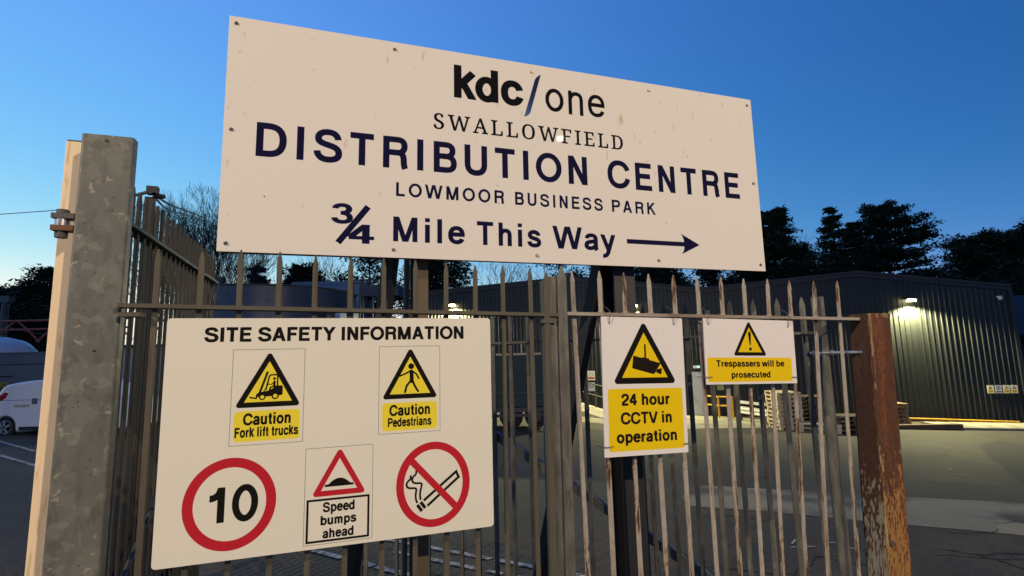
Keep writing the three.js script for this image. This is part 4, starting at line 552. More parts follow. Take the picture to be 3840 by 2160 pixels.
{ // crash rail and yellow guard rails beside the door
  const t = thing('crash_rail', 'bright galvanised crash rail with double wave beam beside the ramp', 'crash rail', [0, 0, 0]);
  const A = [9.42, -22.0], B = [9.62, -19.85], y = (p) => G(...p);
  const wave = (h, hgt) => { const s = [], n = 12; for (let i = 0; i <= n; i++) s.push([0.04 * Math.sin(i / n * 4 * Math.PI), h - hgt / 2 + hgt * i / n]); const P = [], I = []; for (const q of [A, B]) for (const [dx, yy] of s) P.push(q[0] - dx, y(q) + yy, q[1]); for (let i = 0; i < n; i++) I.push(i, i + 1, n + 1 + i, i + 1, n + 2 + i, n + 1 + i); let g = new THREE.BufferGeometry(); g.setAttribute('position', new THREE.Float32BufferAttribute(P, 3)); g.setIndex(I); g = g.toNonIndexed(); g.computeVertexNormals(); return g; };
  const dm = M.armco.clone(); dm.side = THREE.DoubleSide;
  part('wave_beam', wave(0.46, 0.3), dm, t); part('top_beam', beam([A[0], y(A) + 0.78, A[1]], [B[0], y(B) + 0.78, B[1]], 0.06, 0.12), M.armco, t);
  for (const q of [A, B]) part('post', box(0.12, 0.98, 0.1), M.galvDark, t, [q[0] + 0.12, y(q) + 0.45, q[1]]);
  const g = thing('guard_rail', 'yellow two bar tube guard rail by the pale warehouse door', 'guard rail', [0, 0, 0]), C = [8.75, -23.9], D = [9.0, -22.9], E2 = [9.45, -22.5];
  for (const h of [0.94, 0.56]) { part('tube', bar([C[0], y(C) + h, C[1]], [D[0], y(D) + h, D[1]], 0.04), M.yellowPaint, g); part('tube', bar([D[0], y(D) + h, D[1]], [E2[0], y(E2) + h, E2[1]], 0.04), M.yellowPaint, g); }
  for (const q of [C, D, E2]) part('post', bar([q[0], y(q), q[1]], [q[0], y(q) + 0.98, q[1]], 0.04), M.yellowPaint, g);
  const rp = thing('loading_ramp', 'pale concrete ramp with galvanised handrail rising to the warehouse', 'ramp', [0, 0, 0]);
  const q0 = [3.3, -24.9], q1 = [4.9, -22.4], yy = (p, k) => G(...p) + k;
  const rg = new THREE.BufferGeometry(), v = [[2.1, -1.05 + 0.55, -24.6], [3.3, -1.05 + 0.5, -25.0], [4.9, yy(q1, 0.03), -22.4], [3.7, yy([3.7, -22], 0.03), -22.0], [2.1, -1.4, -24.6], [3.3, -1.4, -25.0], [4.9, -1.4, -22.4], [3.7, -1.4, -22.0]];
  rg.setAttribute('position', new THREE.Float32BufferAttribute([[0, 3, 2], [0, 2, 1], [1, 2, 6], [1, 6, 5], [3, 0, 4], [3, 4, 7], [0, 1, 5], [0, 5, 4]].flat().flatMap((i) => v[i]), 3)); rg.computeVertexNormals(); rg.setAttribute('uv', new THREE.Float32BufferAttribute(new Float32Array(48), 2)); part('slope', rg, M.conc, rp);
  for (const h of [1.05, 0.55]) part('handrail', bar([3.2, -0.55 + h, -24.9], [4.95, yy(q1, h + 0.02), -22.35], 0.028), M.galv, rp);
  for (const k of [0, 0.33, 0.66, 1]) { const x = mix(3.2, 4.95, k), z = mix(-24.9, -22.35, k), b = mix(-0.6, yy(q1, 0.0), k); part('upright', bar([x, b, z], [x, b + 1.08, z], 0.026), M.galv, rp); }
  const bp = thing('bollard', 'slim yellow bollard post near the loading ramp', 'bollard', [2.75, G(2.75, -22), -22]); part('post', new THREE.CylinderGeometry(0.07, 0.07, 1.75, 14).translate(0, 0.87, 0), M.yellowPaint, bp); part('cap', new THREE.SphereGeometry(0.07, 12, 8).translate(0, 1.74, 0), M.yellowPaint, bp);
  const hs = thing('hose', 'dark hose lying in a loop beside the ramp', 'hose', [0, 0, 0]); part('run', sag([[4.2, G(4.2, -21.5) + 0.02, -21.5], [4.7, G(4.7, -20.9) + 0.02, -20.9], [5.3, G(5.3, -20.7) + 0.02, -20.7], [5.5, G(5.5, -21.3) + 0.02, -21.3], [5.2, G(5.2, -22) + 0.02, -22]], 0.025, 30), M.rubber, hs);
}
{ // green trailer
  const x0 = -5.4, x1 = 1.35, z = -18.6, gy = G(-1, z), t = thing('trailer', 'dark green flat sided trailer with pale top rim parked before the warehouse', 'trailer', [(x0 + x1) / 2, gy, z]), L = x1 - x0;
  part('body', box(L, 1.72, 2.2), M.green, t, [0, 1.6, 0]); part('top_rim', box(L + 0.06, 0.07, 2.26), M.wood[0], t, [0, 2.495, 0]); part('rope_rail', box(L, 0.02, 0.03), M.galv, t, [0, 1.2, 1.12]);
  part('chassis_rail', box(L, 0.14, 0.1), M.galvDark, t, [0, 0.62, 1.0]); part('chassis_rail', box(L, 0.1, 0.06), M.galvDark, t, [0, 0.44, 1.06]);
  for (const x of [-2.4, -1.5, 1.9, 2.75]) { const w = part('wheel', new THREE.CylinderGeometry(0.4, 0.4, 0.26, 24).rotateX(Math.PI / 2), M.rubber, t, [x, 0.4, 0.85]); part('hub', new THREE.CylinderGeometry(0.17, 0.2, 0.03, 16).rotateX(Math.PI / 2), M.galvDark, w, [0, 0, 0.135]); }
  for (const y of [0.86, 0.47]) part('reflector', box(0.1, 0.14, 0.03), M.white, t, [L / 2 - 0.06, y, 1.115]); part('landing_leg', box(0.1, 0.5, 0.1), M.galvDark, t, [L / 2 - 1.4, 0.28, 0.9]); part('end_post', box(0.05, 0.4, 0.05), M.wood[0], t, [2.3, 2.7, 1.0]);
}

// ------------------------------------------------------------------ behind the left side
{ // white van
  const t = thing('van', 'small white van with dark alloy wheels parked behind the gate post', 'van', [-12.5, G(-12.5, -15.1), -15.1], 0);
  const s = new THREE.Shape(); s.moveTo(-1.95, 0.32); s.lineTo(-1.95, 0.62); s.quadraticCurveTo(-1.97, 0.9, -1.85, 1.05); s.quadraticCurveTo(-1.72, 1.28, -1.6, 1.38); s.quadraticCurveTo(-1.1, 1.5, -0.3, 1.51); s.quadraticCurveTo(0.3, 1.5, 0.55, 1.36); s.lineTo(1.15, 0.98); s.quadraticCurveTo(1.75, 0.86, 1.9, 0.66); s.lineTo(1.95, 0.3); s.lineTo(1.62, 0.25);
  s.absarc(1.25, 0.29, 0.36, 0, Math.PI, false); s.lineTo(-1.2, 0.22); s.absarc(-1.57, 0.29, 0.35, 0, Math.PI, false); s.closePath();
  part('body', new THREE.ExtrudeGeometry(s, { depth: 1.5, bevelEnabled: true, bevelThickness: 0.08, bevelSize: 0.06, bevelSegments: 4, curveSegments: 10 }).translate(0, 0, -0.75), M.carWhite, t);
  for (const [x, z] of [[-1.57, 0.74], [1.25, 0.74], [-1.57, -0.7], [1.25, -0.7]]) { const w = part('wheel', new THREE.TorusGeometry(0.235, 0.075, 10, 28), M.rubber, t, [x, 0.29, z]); const rim = [new THREE.TorusGeometry(0.175, 0.022, 6, 24)]; for (let k = 0; k < 5; k++) rim.push(box(0.055, 0.17, 0.02).translate(0, 0.085, 0.05).applyMatrix4(new THREE.Matrix4().makeRotationZ(k * 1.2566))); const q = z > 0 ? 0.03 : -0.03; part('rim', mergeGeometries(rim.map((g) => g.toNonIndexed())), M.alloy, w, [0, 0, q]); part('brake_disc', new THREE.CylinderGeometry(0.17, 0.17, 0.02, 18).rotateX(Math.PI / 2), M.black, w); }
  const tl = new THREE.Shape([[-1.9, 1.0], [-1.6, 1.24], [-1.5, 1.22], [-1.56, 1.08], [-1.88, 0.9]].map((p) => new THREE.Vector2(...p))); part('tail_light', new THREE.ExtrudeGeometry(tl, { depth: 0.03, bevelEnabled: false }).translate(-0.03, 0, 0.81), M.redLamp, t);
  const wn = new THREE.Shape([[-0.05, 1.0], [0.02, 1.38], [0.42, 1.36], [0.95, 1.0]].map((p) => new THREE.Vector2(...p))); part('side_window', new THREE.ExtrudeGeometry(wn, { depth: 0.012, bevelEnabled: false }).translate(0, 0, 0.826), M.glassDark, t);
  part('sill', box(2.2, 0.1, 0.03), M.black, t, [-0.05, 0.25, 0.82]); part('bumper', box(0.12, 0.25, 1.5), M.carWhite, t, [-1.98, 0.5, 0]); part('wing_mirror', box(0.14, 0.12, 0.16), M.black, t, [0.75, 1.05, 0.9]); part('head_light', box(0.2, 0.14, 0.1), M.zinc, t, [1.68, 0.78, 0.74]);
  const [c, x] = canvas(256, 48); x.fillStyle = '#c9c8b0'; x.fillRect(0, 0, 256, 48); x.fillStyle = '#56544a'; fit(x, 'SECURITY', 20, 236, 8, 40); const g = new THREE.PlaneGeometry(0.46, 0.08); part('stripe_decal', g, std({ map: canvasTex(c), roughness: 0.3 }), t, [-1.12, 0.86, 0.8335]);
  part('door_seam', box(0.008, 0.8, 0.006), M.black, t, [-0.12, 0.75, 0.829]); part('body_crease', box(1.5, 0.012, 0.008), M.greyPaint, t, [-0.95, 1.02, 0.83]); part('door_handle', box(0.16, 0.03, 0.03), M.black, t, [0.05, 0.92, 0.84]); part('fuel_flap', box(0.16, 0.16, 0.005), M.greyPaint, t, [-0.78, 0.98, 0.83]);
}
{ // grey box trailer, white tank, red gantry, pole
  const t = thing('box_trailer', 'grey box trailer with white top edge behind the white van', 'trailer', [-19.6, G(-19.6, -19.2), -19.2]), gy = G(-19.6, -19.2);
  const s = new THREE.Shape([[-3.1, 0.5], [3.0, 0.5], [3.0, 2.28], [-1.0, 2.28], [-1.9, 1.75], [-3.1, 1.65]].map((p) => new THREE.Vector2(...p))); part('body', new THREE.ExtrudeGeometry(s, { depth: 2.0, bevelEnabled: true, bevelSize: 0.03, bevelThickness: 0.03, bevelSegments: 2 }).translate(0, 0, -1), M.greyPaint, t);
  part('roof_edge', box(4.05, 0.05, 2.1), M.greyPaint, t, [1.02, 2.336, 0]); part('corner_trim', box(0.16, 0.7, 0.08), M.white, t, [3.06, 2.0, 1.0]); part('shelf_slot', box(1.0, 0.04, 0.06), M.black, t, [1.3, 1.52, 1.04]); part('waist_seam', box(4.4, 0.03, 0.02), M.black, t, [0.7, 1.93, 1.035]);
  for (const x of [-1.6, 1.6]) part('wheel', new THREE.CylinderGeometry(0.36, 0.36, 0.24, 22).rotateX(Math.PI / 2), M.rubber, t, [x, 0.36, 0.8]); part('underframe', box(6, 0.14, 1.6), M.galvDark, t, [0, 0.42, 0]);
  const [c, x] = canvas(64, 64); x.fillStyle = '#8e7a1c'; x.fillRect(0, 0, 64, 64); warnTri(x, 32, 12, 52, 44, '#a08a20'); part('warning_plate', new THREE.PlaneGeometry(0.36, 0.28), std({ map: canvasTex(c), roughness: 0.6 }), t, [1.55, 1.18, 1.036]);
  const k = thing('storage_tank', 'white domed storage tank behind the grey box trailer', 'tank', [-25.8, G(-25.8, -24.2), -24.2]); const pr = [[0, 0], [0.5, 0.02], [1.0, 0.2], [1.35, 0.6], [1.5, 1.1], [1.5, 4.5], [1.35, 5.15], [1.0, 5.65], [0.5, 5.9], [0, 5.95]].map((p) => new THREE.Vector2(...p));
  const G2 = new THREE.LatheGeometry(pr, 32).rotateZ(-Math.PI / 2).translate(-3, 1.75, 0); part('shell', G2, M.white, k); part('vent_cap', new THREE.CylinderGeometry(0.14, 0.16, 0.2, 14), M.white, k, [1.3, 3.28, 0.2]); for (const xx of [-1.8, 1.6]) part('saddle', box(0.4, 0.9, 2.0), M.galvDark, k, [xx, 0.4, 0]);
  const g = thing('gantry', 'rusty red lattice gantry above the white tank', 'gantry', [-20.4, G(-20.4, -21.8), -21.8]), y0 = 3.05, y1 = 3.88, B = (a, b) => part('lattice_bar', bar(a, b, 0.035, 6), M.redPaint, g);
  for (const y of [y0 + 0.45, y1]) part('chord', bar([-4, y, 0], [4, y, 0], 0.045, 8), M.redPaint, g); for (let i = -4; i < 4; i += 1) { if (i % 2) { B([i, y1, 0], [i + 0.5, y0 + 0.45, 0]); B([i + 0.5, y0 + 0.45, 0], [i + 1.05, y0 - 0.1, 0]); } else { B([i + 0.95, y1, 0], [i + 0.5, y0 + 0.45, 0]); B([i + 0.5, y0 + 0.45, 0], [i - 0.05, y0 - 0.1, 0]); } } for (const xx of [-3.9, 1.3, 3.9]) part('leg', box(0.12, 3.6, 0.12), M.redPaint, g, [xx, 1.7, 0]);
  const p = thing('utility_pole', 'short grey timber pole with insulators in front of the dark trees', 'pole', [-26.2, G(-26.2, -26), -26]), pg = G(-26.2, -26);
  part('pole_shaft', new THREE.CylinderGeometry(0.14, 0.19, 5.5, 14).translate(0, 2.75, 0), M.galvDark, p); part('cap', box(0.5, 0.34, 0.36), M.galv, p, [0.05, 5.35, 0]); part('lamp_arm', bar([0, 4.5, 0], [-0.5, 4.35, 0.3], 0.05), M.galv, p); part('bracket', box(1.0, 0.06, 0.08), M.galvDark, p, [0.1, 2.95, 0.2]);
  const w = thing('overhead_wire', 'thin wire strung from the grey pole across the dark trees', 'wire', [0, 0, 0]); part('wire_run', sag([[-26.1, 3.9, -25.8], [-22.5, 3.3, -24.6], [-18, 3.0, -23.4], [-12, 3.1, -22.5]], 0.012, 30), M.galvDark, w);
  const b = thing('low_building', 'pale low flat roofed outbuilding beyond the tall pointed fence', 'building', [-18.2, G(-18, -27), -27.5]); part('wall', box(7, 3.0, 4), M.white, b, [0, 1.5, 0]); part('roof', box(7.3, 0.16, 4.3), M.roof, b, [0, 3.08, 0]); for (let i = 0; i < 7; i++) part('wall_panel', box(0.94, 2.6, 0.05), M.white, b, [-3.0 + i, 1.45, 2.02]);
}
{ // round steel water tank, annexe, steel frame, cabinet
  const cx = -13.8, cz = -29.0, gy = G(cx, cz), t = thing('water_tank', 'round galvanised steel water tank behind the safety board railings', 'tank', [cx, gy, cz]), rad = 4.55, top = 5.55 - gy;
  const hh = (top - 0.1) / 4; for (let k = 0; k < 4; k++) for (let i = 0; i < 16; i++) { const g = new THREE.CylinderGeometry(rad + 0.012 * (k % 2), rad + 0.012 * (k % 2), hh + 0.05, 6, 1, true, i * Math.PI / 8, Math.PI / 8); const uv = g.attributes.uv; for (let q = 0; q < uv.count; q++) uv.setXY(q, uv.getX(q) * 1.55 + i, uv.getY(q) * hh + k); part('shell_plate', g, M.tank, t, [0, 0.1 + hh * (k + 0.5), 0]); }
  part('inner_shell', new THREE.CylinderGeometry(rad - 0.03, rad - 0.03, top, 40), M.galvDark, t, [0, top / 2, 0]); part('roof', new THREE.ConeGeometry(rad + 0.12, 0.35, 48), M.galvDark, t, [0, top + 0.2, 0]); part('rim', new THREE.TorusGeometry(rad + 0.04, 0.05, 8, 64).rotateX(Math.PI / 2), M.galv, t, [0, top, 0]);
  const bolts = []; for (let i = 0; i < 16; i++) for (let k = 0; k < 26; k++) { const a = i * Math.PI / 8; bolts.push(new THREE.SphereGeometry(0.025, 5, 4).translate(Math.sin(a) * (rad + 0.03), 0.2 + k * top / 26, Math.cos(a) * (rad + 0.03))); } part('bolt_rows', mergeGeometries(bolts), M.galvDark, t).userData.kind = 'stuff';
  part('roof_vent', new THREE.CylinderGeometry(0.2, 0.2, 0.7, 14), M.galv, t, [-2.1, top + 0.5, 1.6]);
  const b = thing('annexe', 'flat roofed blue grey annexe beyond the round steel tank', 'building', [-12.2, G(-12.2, -36), -36.5]), ay = G(-12.2, -36); part('wall', box(4.6, 7.0 - ay, 4), M.blueGrey, b, [-0.6, (7.0 - ay) / 2, 0]); part('parapet', box(4.7, 0.2, 4.1), M.blueGrey, b, [-0.6, 7.05 - ay, 0]); part('side_canopy', box(2.6, 0.8, 3.4), M.greyPaint, b, [3.0, 6.5 - ay, 0]); part('canopy_brace', beam([1.75, 4.6 - ay, 1.6], [2.9, 6.2 - ay, 1.6], 0.1, 0.1), M.greyPaint, b);
  const f = thing('steel_frame', 'galvanised access frame of slim uprights beside the round tank', 'frame', [-7.35, G(-7.3, -24), -24.3]), fy = G(-7.3, -24);
  for (const x of [-0.6, -0.32, 0.02, 0.16, 0.62]) part('upright', bar([x, 0, 0], [x, (Math.abs(x) > 0.5 ? 5.62 : 5.5) - fy, 0], 0.035, 8), M.galv, f); part('top_bar', bar([-0.62, 5.6 - fy, 0], [0.64, 5.6 - fy, 0], 0.03), M.galv, f); part('mid_bar', bar([-0.62, 4.9 - fy, 0], [0.2, 4.9 - fy, 0], 0.025), M.galv, f); part('top_bar', bar([-0.62, 5.6 - fy, -0.9], [0.64, 5.6 - fy, -0.9], 0.03), M.galv, f); for (const x of [-0.6, 0.62]) { part('upright', bar([x, 0, -0.9], [x, 5.62 - fy, -0.9], 0.035), M.galv, f); part('side_bar', bar([x, 5.6 - fy, -0.9], [x, 5.6 - fy, 0], 0.03), M.galv, f); }
  const cb = thing('pump_cabinet', 'tall cream pump cabinet between the round tank and the warehouse', 'cabinet', [-8.6, G(-8.6, -25.4), -26.2], R(35)); part('body', box(0.95, 5.0, 0.9), M.white, cb, [0, 2.5, 0]); for (const x of [-0.24, 0.24]) part('door_leaf', box(0.44, 4.6, 0.03), M.white, cb, [x, 2.45, 0.465]);
}
{ // neighbouring building at the far right
  const t = thing('neighbour_building', 'dark roofed neighbouring building with a warm lit window past the warehouse corner', 'building', [31, G(31, -28), -28], R(-8)), gy = G(31, -28);
  part('wall', box(11, 4.2, 8), M.brownSteel, t, [0, 2.1, 0]); const rs = new THREE.Shape([[-4.5, 4.1], [4.5, 4.1], [0, 6.6]].map((p) => new THREE.Vector2(...p))); part('roof', new THREE.ExtrudeGeometry(rs, { depth: 11.4, bevelEnabled: false }).rotateY(Math.PI / 2).translate(-5.7, 0, 0), M.roof, t);
  for (let i = 0; i < 3; i++) part('fascia_board', box(11, 0.09, 0.08), M.white, t, [0, 3.9 - i * 0.2, 4.04]);
  const wn = part('window', box(1.6, 1.3, 0.06), std({ color: rgb(0.8, 0.6, 0.3), emissive: rgb(1, 0.62, 0.2), emissiveIntensity: 0.45 }), t, [-3.0, 2.4, 4.03]); for (const x of [-0.8, -0.25, 0.3, 0.8]) part('mullion', box(0.07, 1.3, 0.05), M.white, wn, [x, 0, 0.05]); part('transom', box(1.6, 0.06, 0.04), M.white, wn, [0, 0.1, 0.05]);
  const l = new THREE.RectAreaLight(rgb(1, 0.62, 0.2), 1.2, 1.5, 1.2); const lp = new THREE.Vector3(-3.0, 2.4, 4.16).applyAxisAngle(new THREE.Vector3(0, 1, 0), R(-8)).add(new THREE.Vector3(31, gy, -28)); l.position.copy(lp); l.lookAt(lp.x + Math.sin(R(-8)), lp.y, lp.z + Math.cos(R(-8))); scene.add(l);
  const crate = (name, label, m, x, y) => { const o = thing(name, label, 'bin', [x, y, -23.4], R(-6)); part('body', box(0.9, 0.62, 0.7), m, o, [0, 0.31, 0]); part('lid', box(0.96, 0.08, 0.76), m, o, [0, 0.66, 0]); };
  crate('storage_bin', 'red plastic storage bin under the blue one past the warehouse corner', M.redPaint, 23.95, G(23.9, -23.4)); crate('storage_bin', 'blue plastic storage bin on top of the red one', std({ color: rgb(0.03, 0.05, 0.3), roughness: 0.5 }), 23.95, G(23.9, -23.4) + 0.7);
}

// ------------------------------------------------------------------ trees
const V3 = THREE.Vector3;
function limb(P, I, a, b, r0, r1, n) {
  const d = b.clone().sub(a).normalize(), s = new V3().crossVectors(d, Math.abs(d.y) < 0.9 ? new V3(0, 1, 0) : new V3(1, 0, 0)).normalize(), t = new V3().crossVectors(d, s), k = P.length / 3;
  for (const [c, r] of [[a, r0], [b, r1]]) for (let i = 0; i < n; i++) { const q = i / n * 2 * Math.PI, x = Math.cos(q) * r, y = Math.sin(q) * r; P.push(c.x + s.x * x + t.x * y, c.y + s.y * x + t.y * y, c.z + s.z * x + t.z * y); }
  for (let i = 0; i < n; i++) { const j = (i + 1) % n; I.push(k + i, k + j, k + n + i, k + j, k + n + j, k + n + i); }
}
function geoOf(P, I) { const g = new THREE.BufferGeometry(); g.setAttribute('position', new THREE.Float32BufferAttribute(P, 3)); if (I) g.setIndex(I); g.computeVertexNormals(); const u = new Float32Array(P.length / 3 * 2); for (let i = 0; i < u.length / 2; i++) { u[2 * i] = P[3 * i] * 0.8; u[2 * i + 1] = P[3 * i + 1] * 0.8; } g.setAttribute('uv', new THREE.BufferAttribute(u, 2)); return g; }
function bareTree(label, x, z, H, spread, seed, group, depth = 6, thick = 1) {
  H -= G(x, z); const tw = (depth > 6 ? 0.0002 : 0.00028) * Math.hypot(x, z), r = rng(seed), t = thing('bare_tree', label, 'tree', [x, G(x, z) - 0.1, z], 0, group), TP = [], TI = [], CP = [], CI = [];
  const grow = (p, d, L, rad, lev) => {
    const n = lev < 2 ? 4 : 2; let a = p.clone(), dir = d.clone(), ra = rad;
    for (let k = 0; k < n; k++) {
      dir.add(new V3((r() - 0.5) * 0.35, (r() - 0.35) * 0.22, (r() - 0.5) * 0.35)).normalize(); const b = a.clone().addScaledVector(dir, L / n), rb = ra * (lev === 0 ? 0.9 : 0.78);
      lev < 2 ? limb(TP, TI, a, b, ra, rb, 6) : limb(CP, CI, a, b, Math.max(ra, tw), Math.max(rb, tw * 0.85), 3);
      if (lev > 0 && lev < depth && k < n - 1 && r() < 0.75) { const sd = dir.clone().add(new V3(r() - 0.5, (r() - 0.3) * 0.8, r() - 0.5).multiplyScalar(1.5 * spread)).normalize(); grow(b, sd, L * (0.5 + r() * 0.25), rb * 0.55, lev + 1); }
      a = b; ra = rb;
    }
    if (lev < depth) { const m = lev === 0 ? 4 : 2 + (r() < 0.55 ? 1 : 0); for (let k = 0; k < m; k++) { const ph = k / m * 6.28 + r() * 1.5, o = new V3(Math.cos(ph), 0.25 + r() * 0.5, Math.sin(ph)).multiplyScalar(0.62 * spread); grow(a, dir.clone().add(o).normalize(), L * (0.62 + r() * 0.2), ra * (m > 2 ? 0.62 : 0.7), lev + 1); } }
  };
  grow(new V3(0, 0, 0), new V3((r() - 0.5) * 0.1, 1, (r() - 0.5) * 0.1), H * 0.27, H * 0.018 * thick, 0);
  part('trunk', geoOf(TP, TI), M.bark, t); part('crown', geoOf(CP, CI), M.twig, t); return t;
}
function leafTuft(P, c, n, rx, ry, s, r) { for (let k = 0; k < n; k++) { const u = r() * 6.283, v = Math.acos(2 * r() - 1), q = Math.pow(r(), 0.4), X = c.x + rx * q * Math.sin(v) * Math.cos(u), Y = c.y + ry * q * Math.cos(v), Z = c.z + rx * q * Math.sin(v) * Math.sin(u), a = r() * 6.283, e = (r() - 0.4) * 1.4, L = s * (0.6 + r() * 0.8), w = L * 0.3; const dx = Math.cos(a) * Math.cos(e) * L, dy = Math.sin(e) * L, dz = Math.sin(a) * Math.cos(e) * L, px = -Math.sin(a) * w, pz = Math.cos(a) * w, py = (r() - 0.5) * w; P.push(X - px, Y - py, Z - pz, X + px, Y + py, Z + pz, X + dx, Y + dy, Z + dz); } }
// profile(h in 0..1) gives the crown's reach as a share of the full spread
function evergreen(name, label, x, z, H, reach, seed, o = {}) { H -= G(x, z);
  const r = rng(seed), { from = 0.25, layers = 26, per = 5, tuft = 26, flat = 0.35, up = 0.12, kind = seed % 3, profile = (h) => 1 - h, leaf = 0.42, group = 'trees behind the warehouse', lean = 0, fill = 0.42, pad = 0.2 } = o;
  const t = thing(name, label, 'tree', [x, G(x, z) - 0.1, z], 0, group), TP = [], TI = [], CP = []; let a = new V3(0, 0, 0), ra = H * 0.021;
  for (let k = 1; k <= 8; k++) { const b = new V3(lean * H * (k / 8) ** 2 + (r() - 0.5) * 0.12, H * k / 8, (r() - 0.5) * 0.12), rb = H * 0.021 * (1 - k / 8.3); limb(TP, TI, a, b, ra, rb, 8); a = b; ra = rb; }
  for (let i = 0; i < layers; i++) { const h = from + (1 - from) * (i + r()) / (layers + 0.3), hh = (h - from) / (1 - from); for (let k = 0; k < per; k++) {
    const ang = r() * 6.283, L = reach * profile(hh) * (0.55 + 0.55 * r()) + 0.15, base = new V3(lean * H * h * h, H * h, 0), tip = base.clone().add(new V3(Math.cos(ang) * L, L * (up + (r() - 0.5) * 0.22), Math.sin(ang) * L)); limb(TP, TI, base, tip, Math.max(0.02, H * 0.006 * (1.2 - hh)), 0.012, 4);
    const m = Math.max(2, Math.round(L * 1.6)); for (let q = 0; q < m; q++) { const f = fill + (1 - fill) * (q + 0.6) / m, c = base.clone().lerp(tip, f); c.x += (r() - 0.5) * 0.5; c.z += (r() - 0.5) * 0.5; const s = 0.18 + 0.17 * Math.min(1, L) + L * pad * (0.6 + r() * 0.6); leafTuft(CP, c, tuft, s, s * flat, leaf, r); } } }
  part('trunk', geoOf(TP, TI), M.bark, t); part('crown', geoOf(CP), M.needles[kind], t); return t;
}
const GL = 'bare trees beyond the tall pointed fence', GM = 'trees seen between the railings', GR = 'trees behind the warehouse', GD = 'dark trees beyond the grey trailer';
// left, by the afterglow
bareTree('spreading bare tree against the pale sky nearest the gate post', -21.6, -30, 12.6, 0.85, 201, GL, 7, 0.8); bareTree('fan shaped bare tree directly beside the direction board edge', -17.6, -29, 12.2, 0.8, 203, GL, 7, 0.95); bareTree('slender bare tree between the two larger bare ones', -20.2, -34, 13.2, 0.7, 205, GL, 6, 0.75);
const dense = { from: 0.06, layers: 26, per: 7, tuft: 48, flat: 0.75, up: 0.3, fill: 0.2, leaf: 0.3, pad: 0.24, profile: (h) => Math.sqrt(Math.max(0, 1 - h * h)) * 0.95 };
for (const [x, z, H, re, s, lb] of [[-43, -40, 7.9, 3.9, 301, 'dense dark evergreen rising behind the grey utility pole'], [-38.6, -39, 8.0, 3.6, 302, 'dense dark evergreen over the red gantry and white tank'], [-35.0, -38, 9.2, 3.4, 303, 'taller dense dark evergreen touching the cream gate stile']]) evergreen('dense_tree', lb, x, z, H, re, s, { ...dense, group: GD, layers: 22, per: 6 });
// middle, seen under the board
evergreen('conifer', 'dark narrow conifer seen between the railings against the pale sky', -20.3, -40, 9.7, 2.3, 305, { group: GM, layers: 24, per: 6, from: 0.08, flat: 0.5, up: -0.12, profile: (h) => (1 - h) * 0.95 + 0.05, tuft: 40, leaf: 0.3, pad: 0.22 });
bareTree('bare tree rising between the conifer and the rounded evergreen', -18.3, -41, 13, 0.7, 207, GM, 5, 0.8); bareTree('bare tree behind the rounded evergreen and the blue grey annexe', -15.5, -44, 13, 0.85, 209, GM, 5, 0.8); bareTree('low bare tree left of the conifer behind the round tank', -22.4, -38, 8.4, 1.0, 211, GM, 5, 0.8);
evergreen('rounded_evergreen', 'rounded dark evergreen bush above the round steel tank', -16.6, -40, 9.3, 3.1, 306, { ...dense, group: GM }); bareTree('small bare tree above the blue grey annexe', -12.9, -43, 9.6, 1.0, 213, GM, 5, 0.8);
evergreen('loose_tree', 'open leafy tree above the galvanised access frame', -11.4, -40, 11.5, 3.4, 307, { ...dense, group: GM, from: 0.15, layers: 17, per: 4, tuft: 26, pad: 0.16 });
evergreen('dense_tree', 'dense dark tree behind the first warehouse gable and the pump cabinet', -6.6, -44, 13.5, 4.3, 308, { ...dense, group: GM, layers: 24 }); bareTree('bare tree behind the first warehouse gable', -1.6, -44, 12.5, 1.0, 215, GM, 5, 0.8); bareTree('twin bare tree over the first warehouse gable roof', 1.2, -47, 12.5, 0.95, 217, GM, 5, 0.8);
evergreen('loose_tree', 'open leafy tree over the first warehouse gable', 4.6, -47, 14, 4.4, 309, { ...dense, group: GM, layers: 17, per: 4, tuft: 26, pad: 0.16 }); evergreen('dense_tree', 'dense dark tree behind the valley between the two gables', 14.6, -49, 12.6, 4.6, 310, { ...dense, group: GR }); bareTree('bare tree behind the valley between the two gables', 11.6, -48, 12, 1.0, 219, GR, 6); evergreen('loose_tree', 'open leafy tree left of the valley between the gables', 9.4, -49, 13, 4.0, 311, { ...dense, group: GR, layers: 18, per: 4, tuft: 26, pad: 0.17 });
// right of the board
const pine = { from: 0.3, layers: 30, per: 6, tuft: 46, flat: 0.46, up: 0.2, fill: 0.34, leaf: 0.34, pad: 0.17, profile: (h) => 0.55 + 0.45 * Math.sin(Math.PI * Math.min(1, h * 1.05 + 0.1)) - 0.55 * h * h };
evergreen('pine_tree', 'broad dark pine directly beside the direction board corner', 24.8, -47, 14.9, 4.3, 321, { ...pine, from: 0.12, layers: 40, per: 7, profile: (h) => 0.98 * Math.sqrt(Math.max(0.01, 1.02 - h * h)) * (0.8 + 0.3 * vnoise(h * 11, 7)) }); evergreen('dense_tree', 'dense dark evergreen below the broad pine', 22.4, -47, 13.4, 4.0, 312, { ...dense }); evergreen('dense_tree', 'dense dark evergreen filling the gap beside the spruce', 28.2, -48, 11.0, 3.6, 313, { ...dense, per: 6 });
bareTree('bare tree between the broad pine and the spruce', 29.9, -50, 13.6, 0.8, 221, GR, 6); evergreen('spruce_tree', 'narrow pointed spruce left of the tall layered pine', 31.2, -48, 15.4, 3.2, 322, { from: 0.1, layers: 54, per: 7, tuft: 24, leaf: 0.3, flat: 0.4, up: -0.1, pad: 0.19, profile: (h) => Math.pow(1 - h, 0.8) * 0.95 + 0.04 });
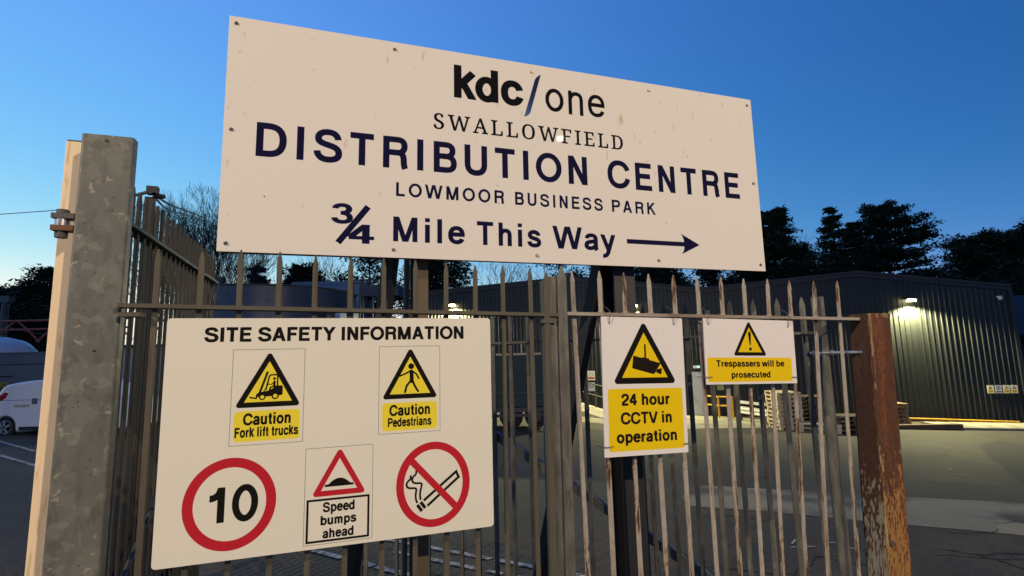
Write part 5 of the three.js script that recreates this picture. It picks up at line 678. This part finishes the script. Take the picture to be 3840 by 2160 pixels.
evergreen('pine_tree', 'tall layered pine with the highest crown behind the warehouse', 36.2, -48, 15.7, 4.3, 323, { ...pine, layers: 32, per: 6, profile: (h) => h < 0.25 ? 0.45 + h : 1.05 * Math.sqrt(Math.max(0.02, 1.02 - h * h)) * (0.75 + 0.35 * vnoise(h * 9, 3)) }); evergreen('pine_tree', 'slim layered pine against the flank of the tallest pine', 33.7, -49, 14.0, 2.3, 324, { ...pine, layers: 30, per: 5 });
bareTree('bare tree under the long boughs of the tallest pine', 38.4, -46, 9.0, 1.0, 223, GR, 6); bareTree('low bare tree in the gap between the pines', 42.5, -50, 8.2, 1.0, 225, GR, 6); evergreen('bush', 'low dark rounded bush at the roof edge under the tallest pine', 38.6, -44, 6.4, 2.2, 314, { ...dense, layers: 16, per: 5 });
evergreen('pine_tree', 'wide dark pine at the end of the tree line past the gap', 47.2, -49, 12.2, 4.8, 325, { ...pine, from: 0.3, layers: 30, per: 6, profile: (h) => 0.5 + 0.5 * Math.sin(Math.PI * Math.min(1, 0.2 + h * 0.7)) }); evergreen('pine_tree', 'dark pine filling the end of the tree line over the neighbour roof', 50.6, -48, 12.9, 5.8, 326, { ...pine, from: 0.2, layers: 32, per: 6, profile: (h) => 0.5 + 0.5 * Math.sin(Math.PI * Math.min(1, 0.2 + h * 0.7)) }); evergreen('dense_tree', 'dense dark evergreen below the end pines', 48.5, -46, 8.2, 4.2, 315, { ...dense, layers: 18 }); bareTree('bare tree among the end pines', 44.2, -47, 10.5, 0.9, 227, GR, 6);

for (const [x, z, H, re, sd, lb] of [[21.5, -55, 11.0, 4.6, 331, 'dense evergreen in the back row beneath the direction board corner'], [29.2, -55, 10.6, 4.4, 332, 'dense evergreen in the back row under the bare tree'], [35.5, -55, 10.2, 4.6, 333, 'dense evergreen in the back row below the tallest pine'], [54.5, -54, 10.5, 5.0, 334, 'dense evergreen in the back row above the neighbour roof'], [17.5, -55, 10.5, 4.2, 335, 'dense evergreen in the back row over the second gable']]) evergreen('dense_tree', lb, x, z, H, re, sd, { ...dense, layers: 22 });
renderer.render(scene, camera);
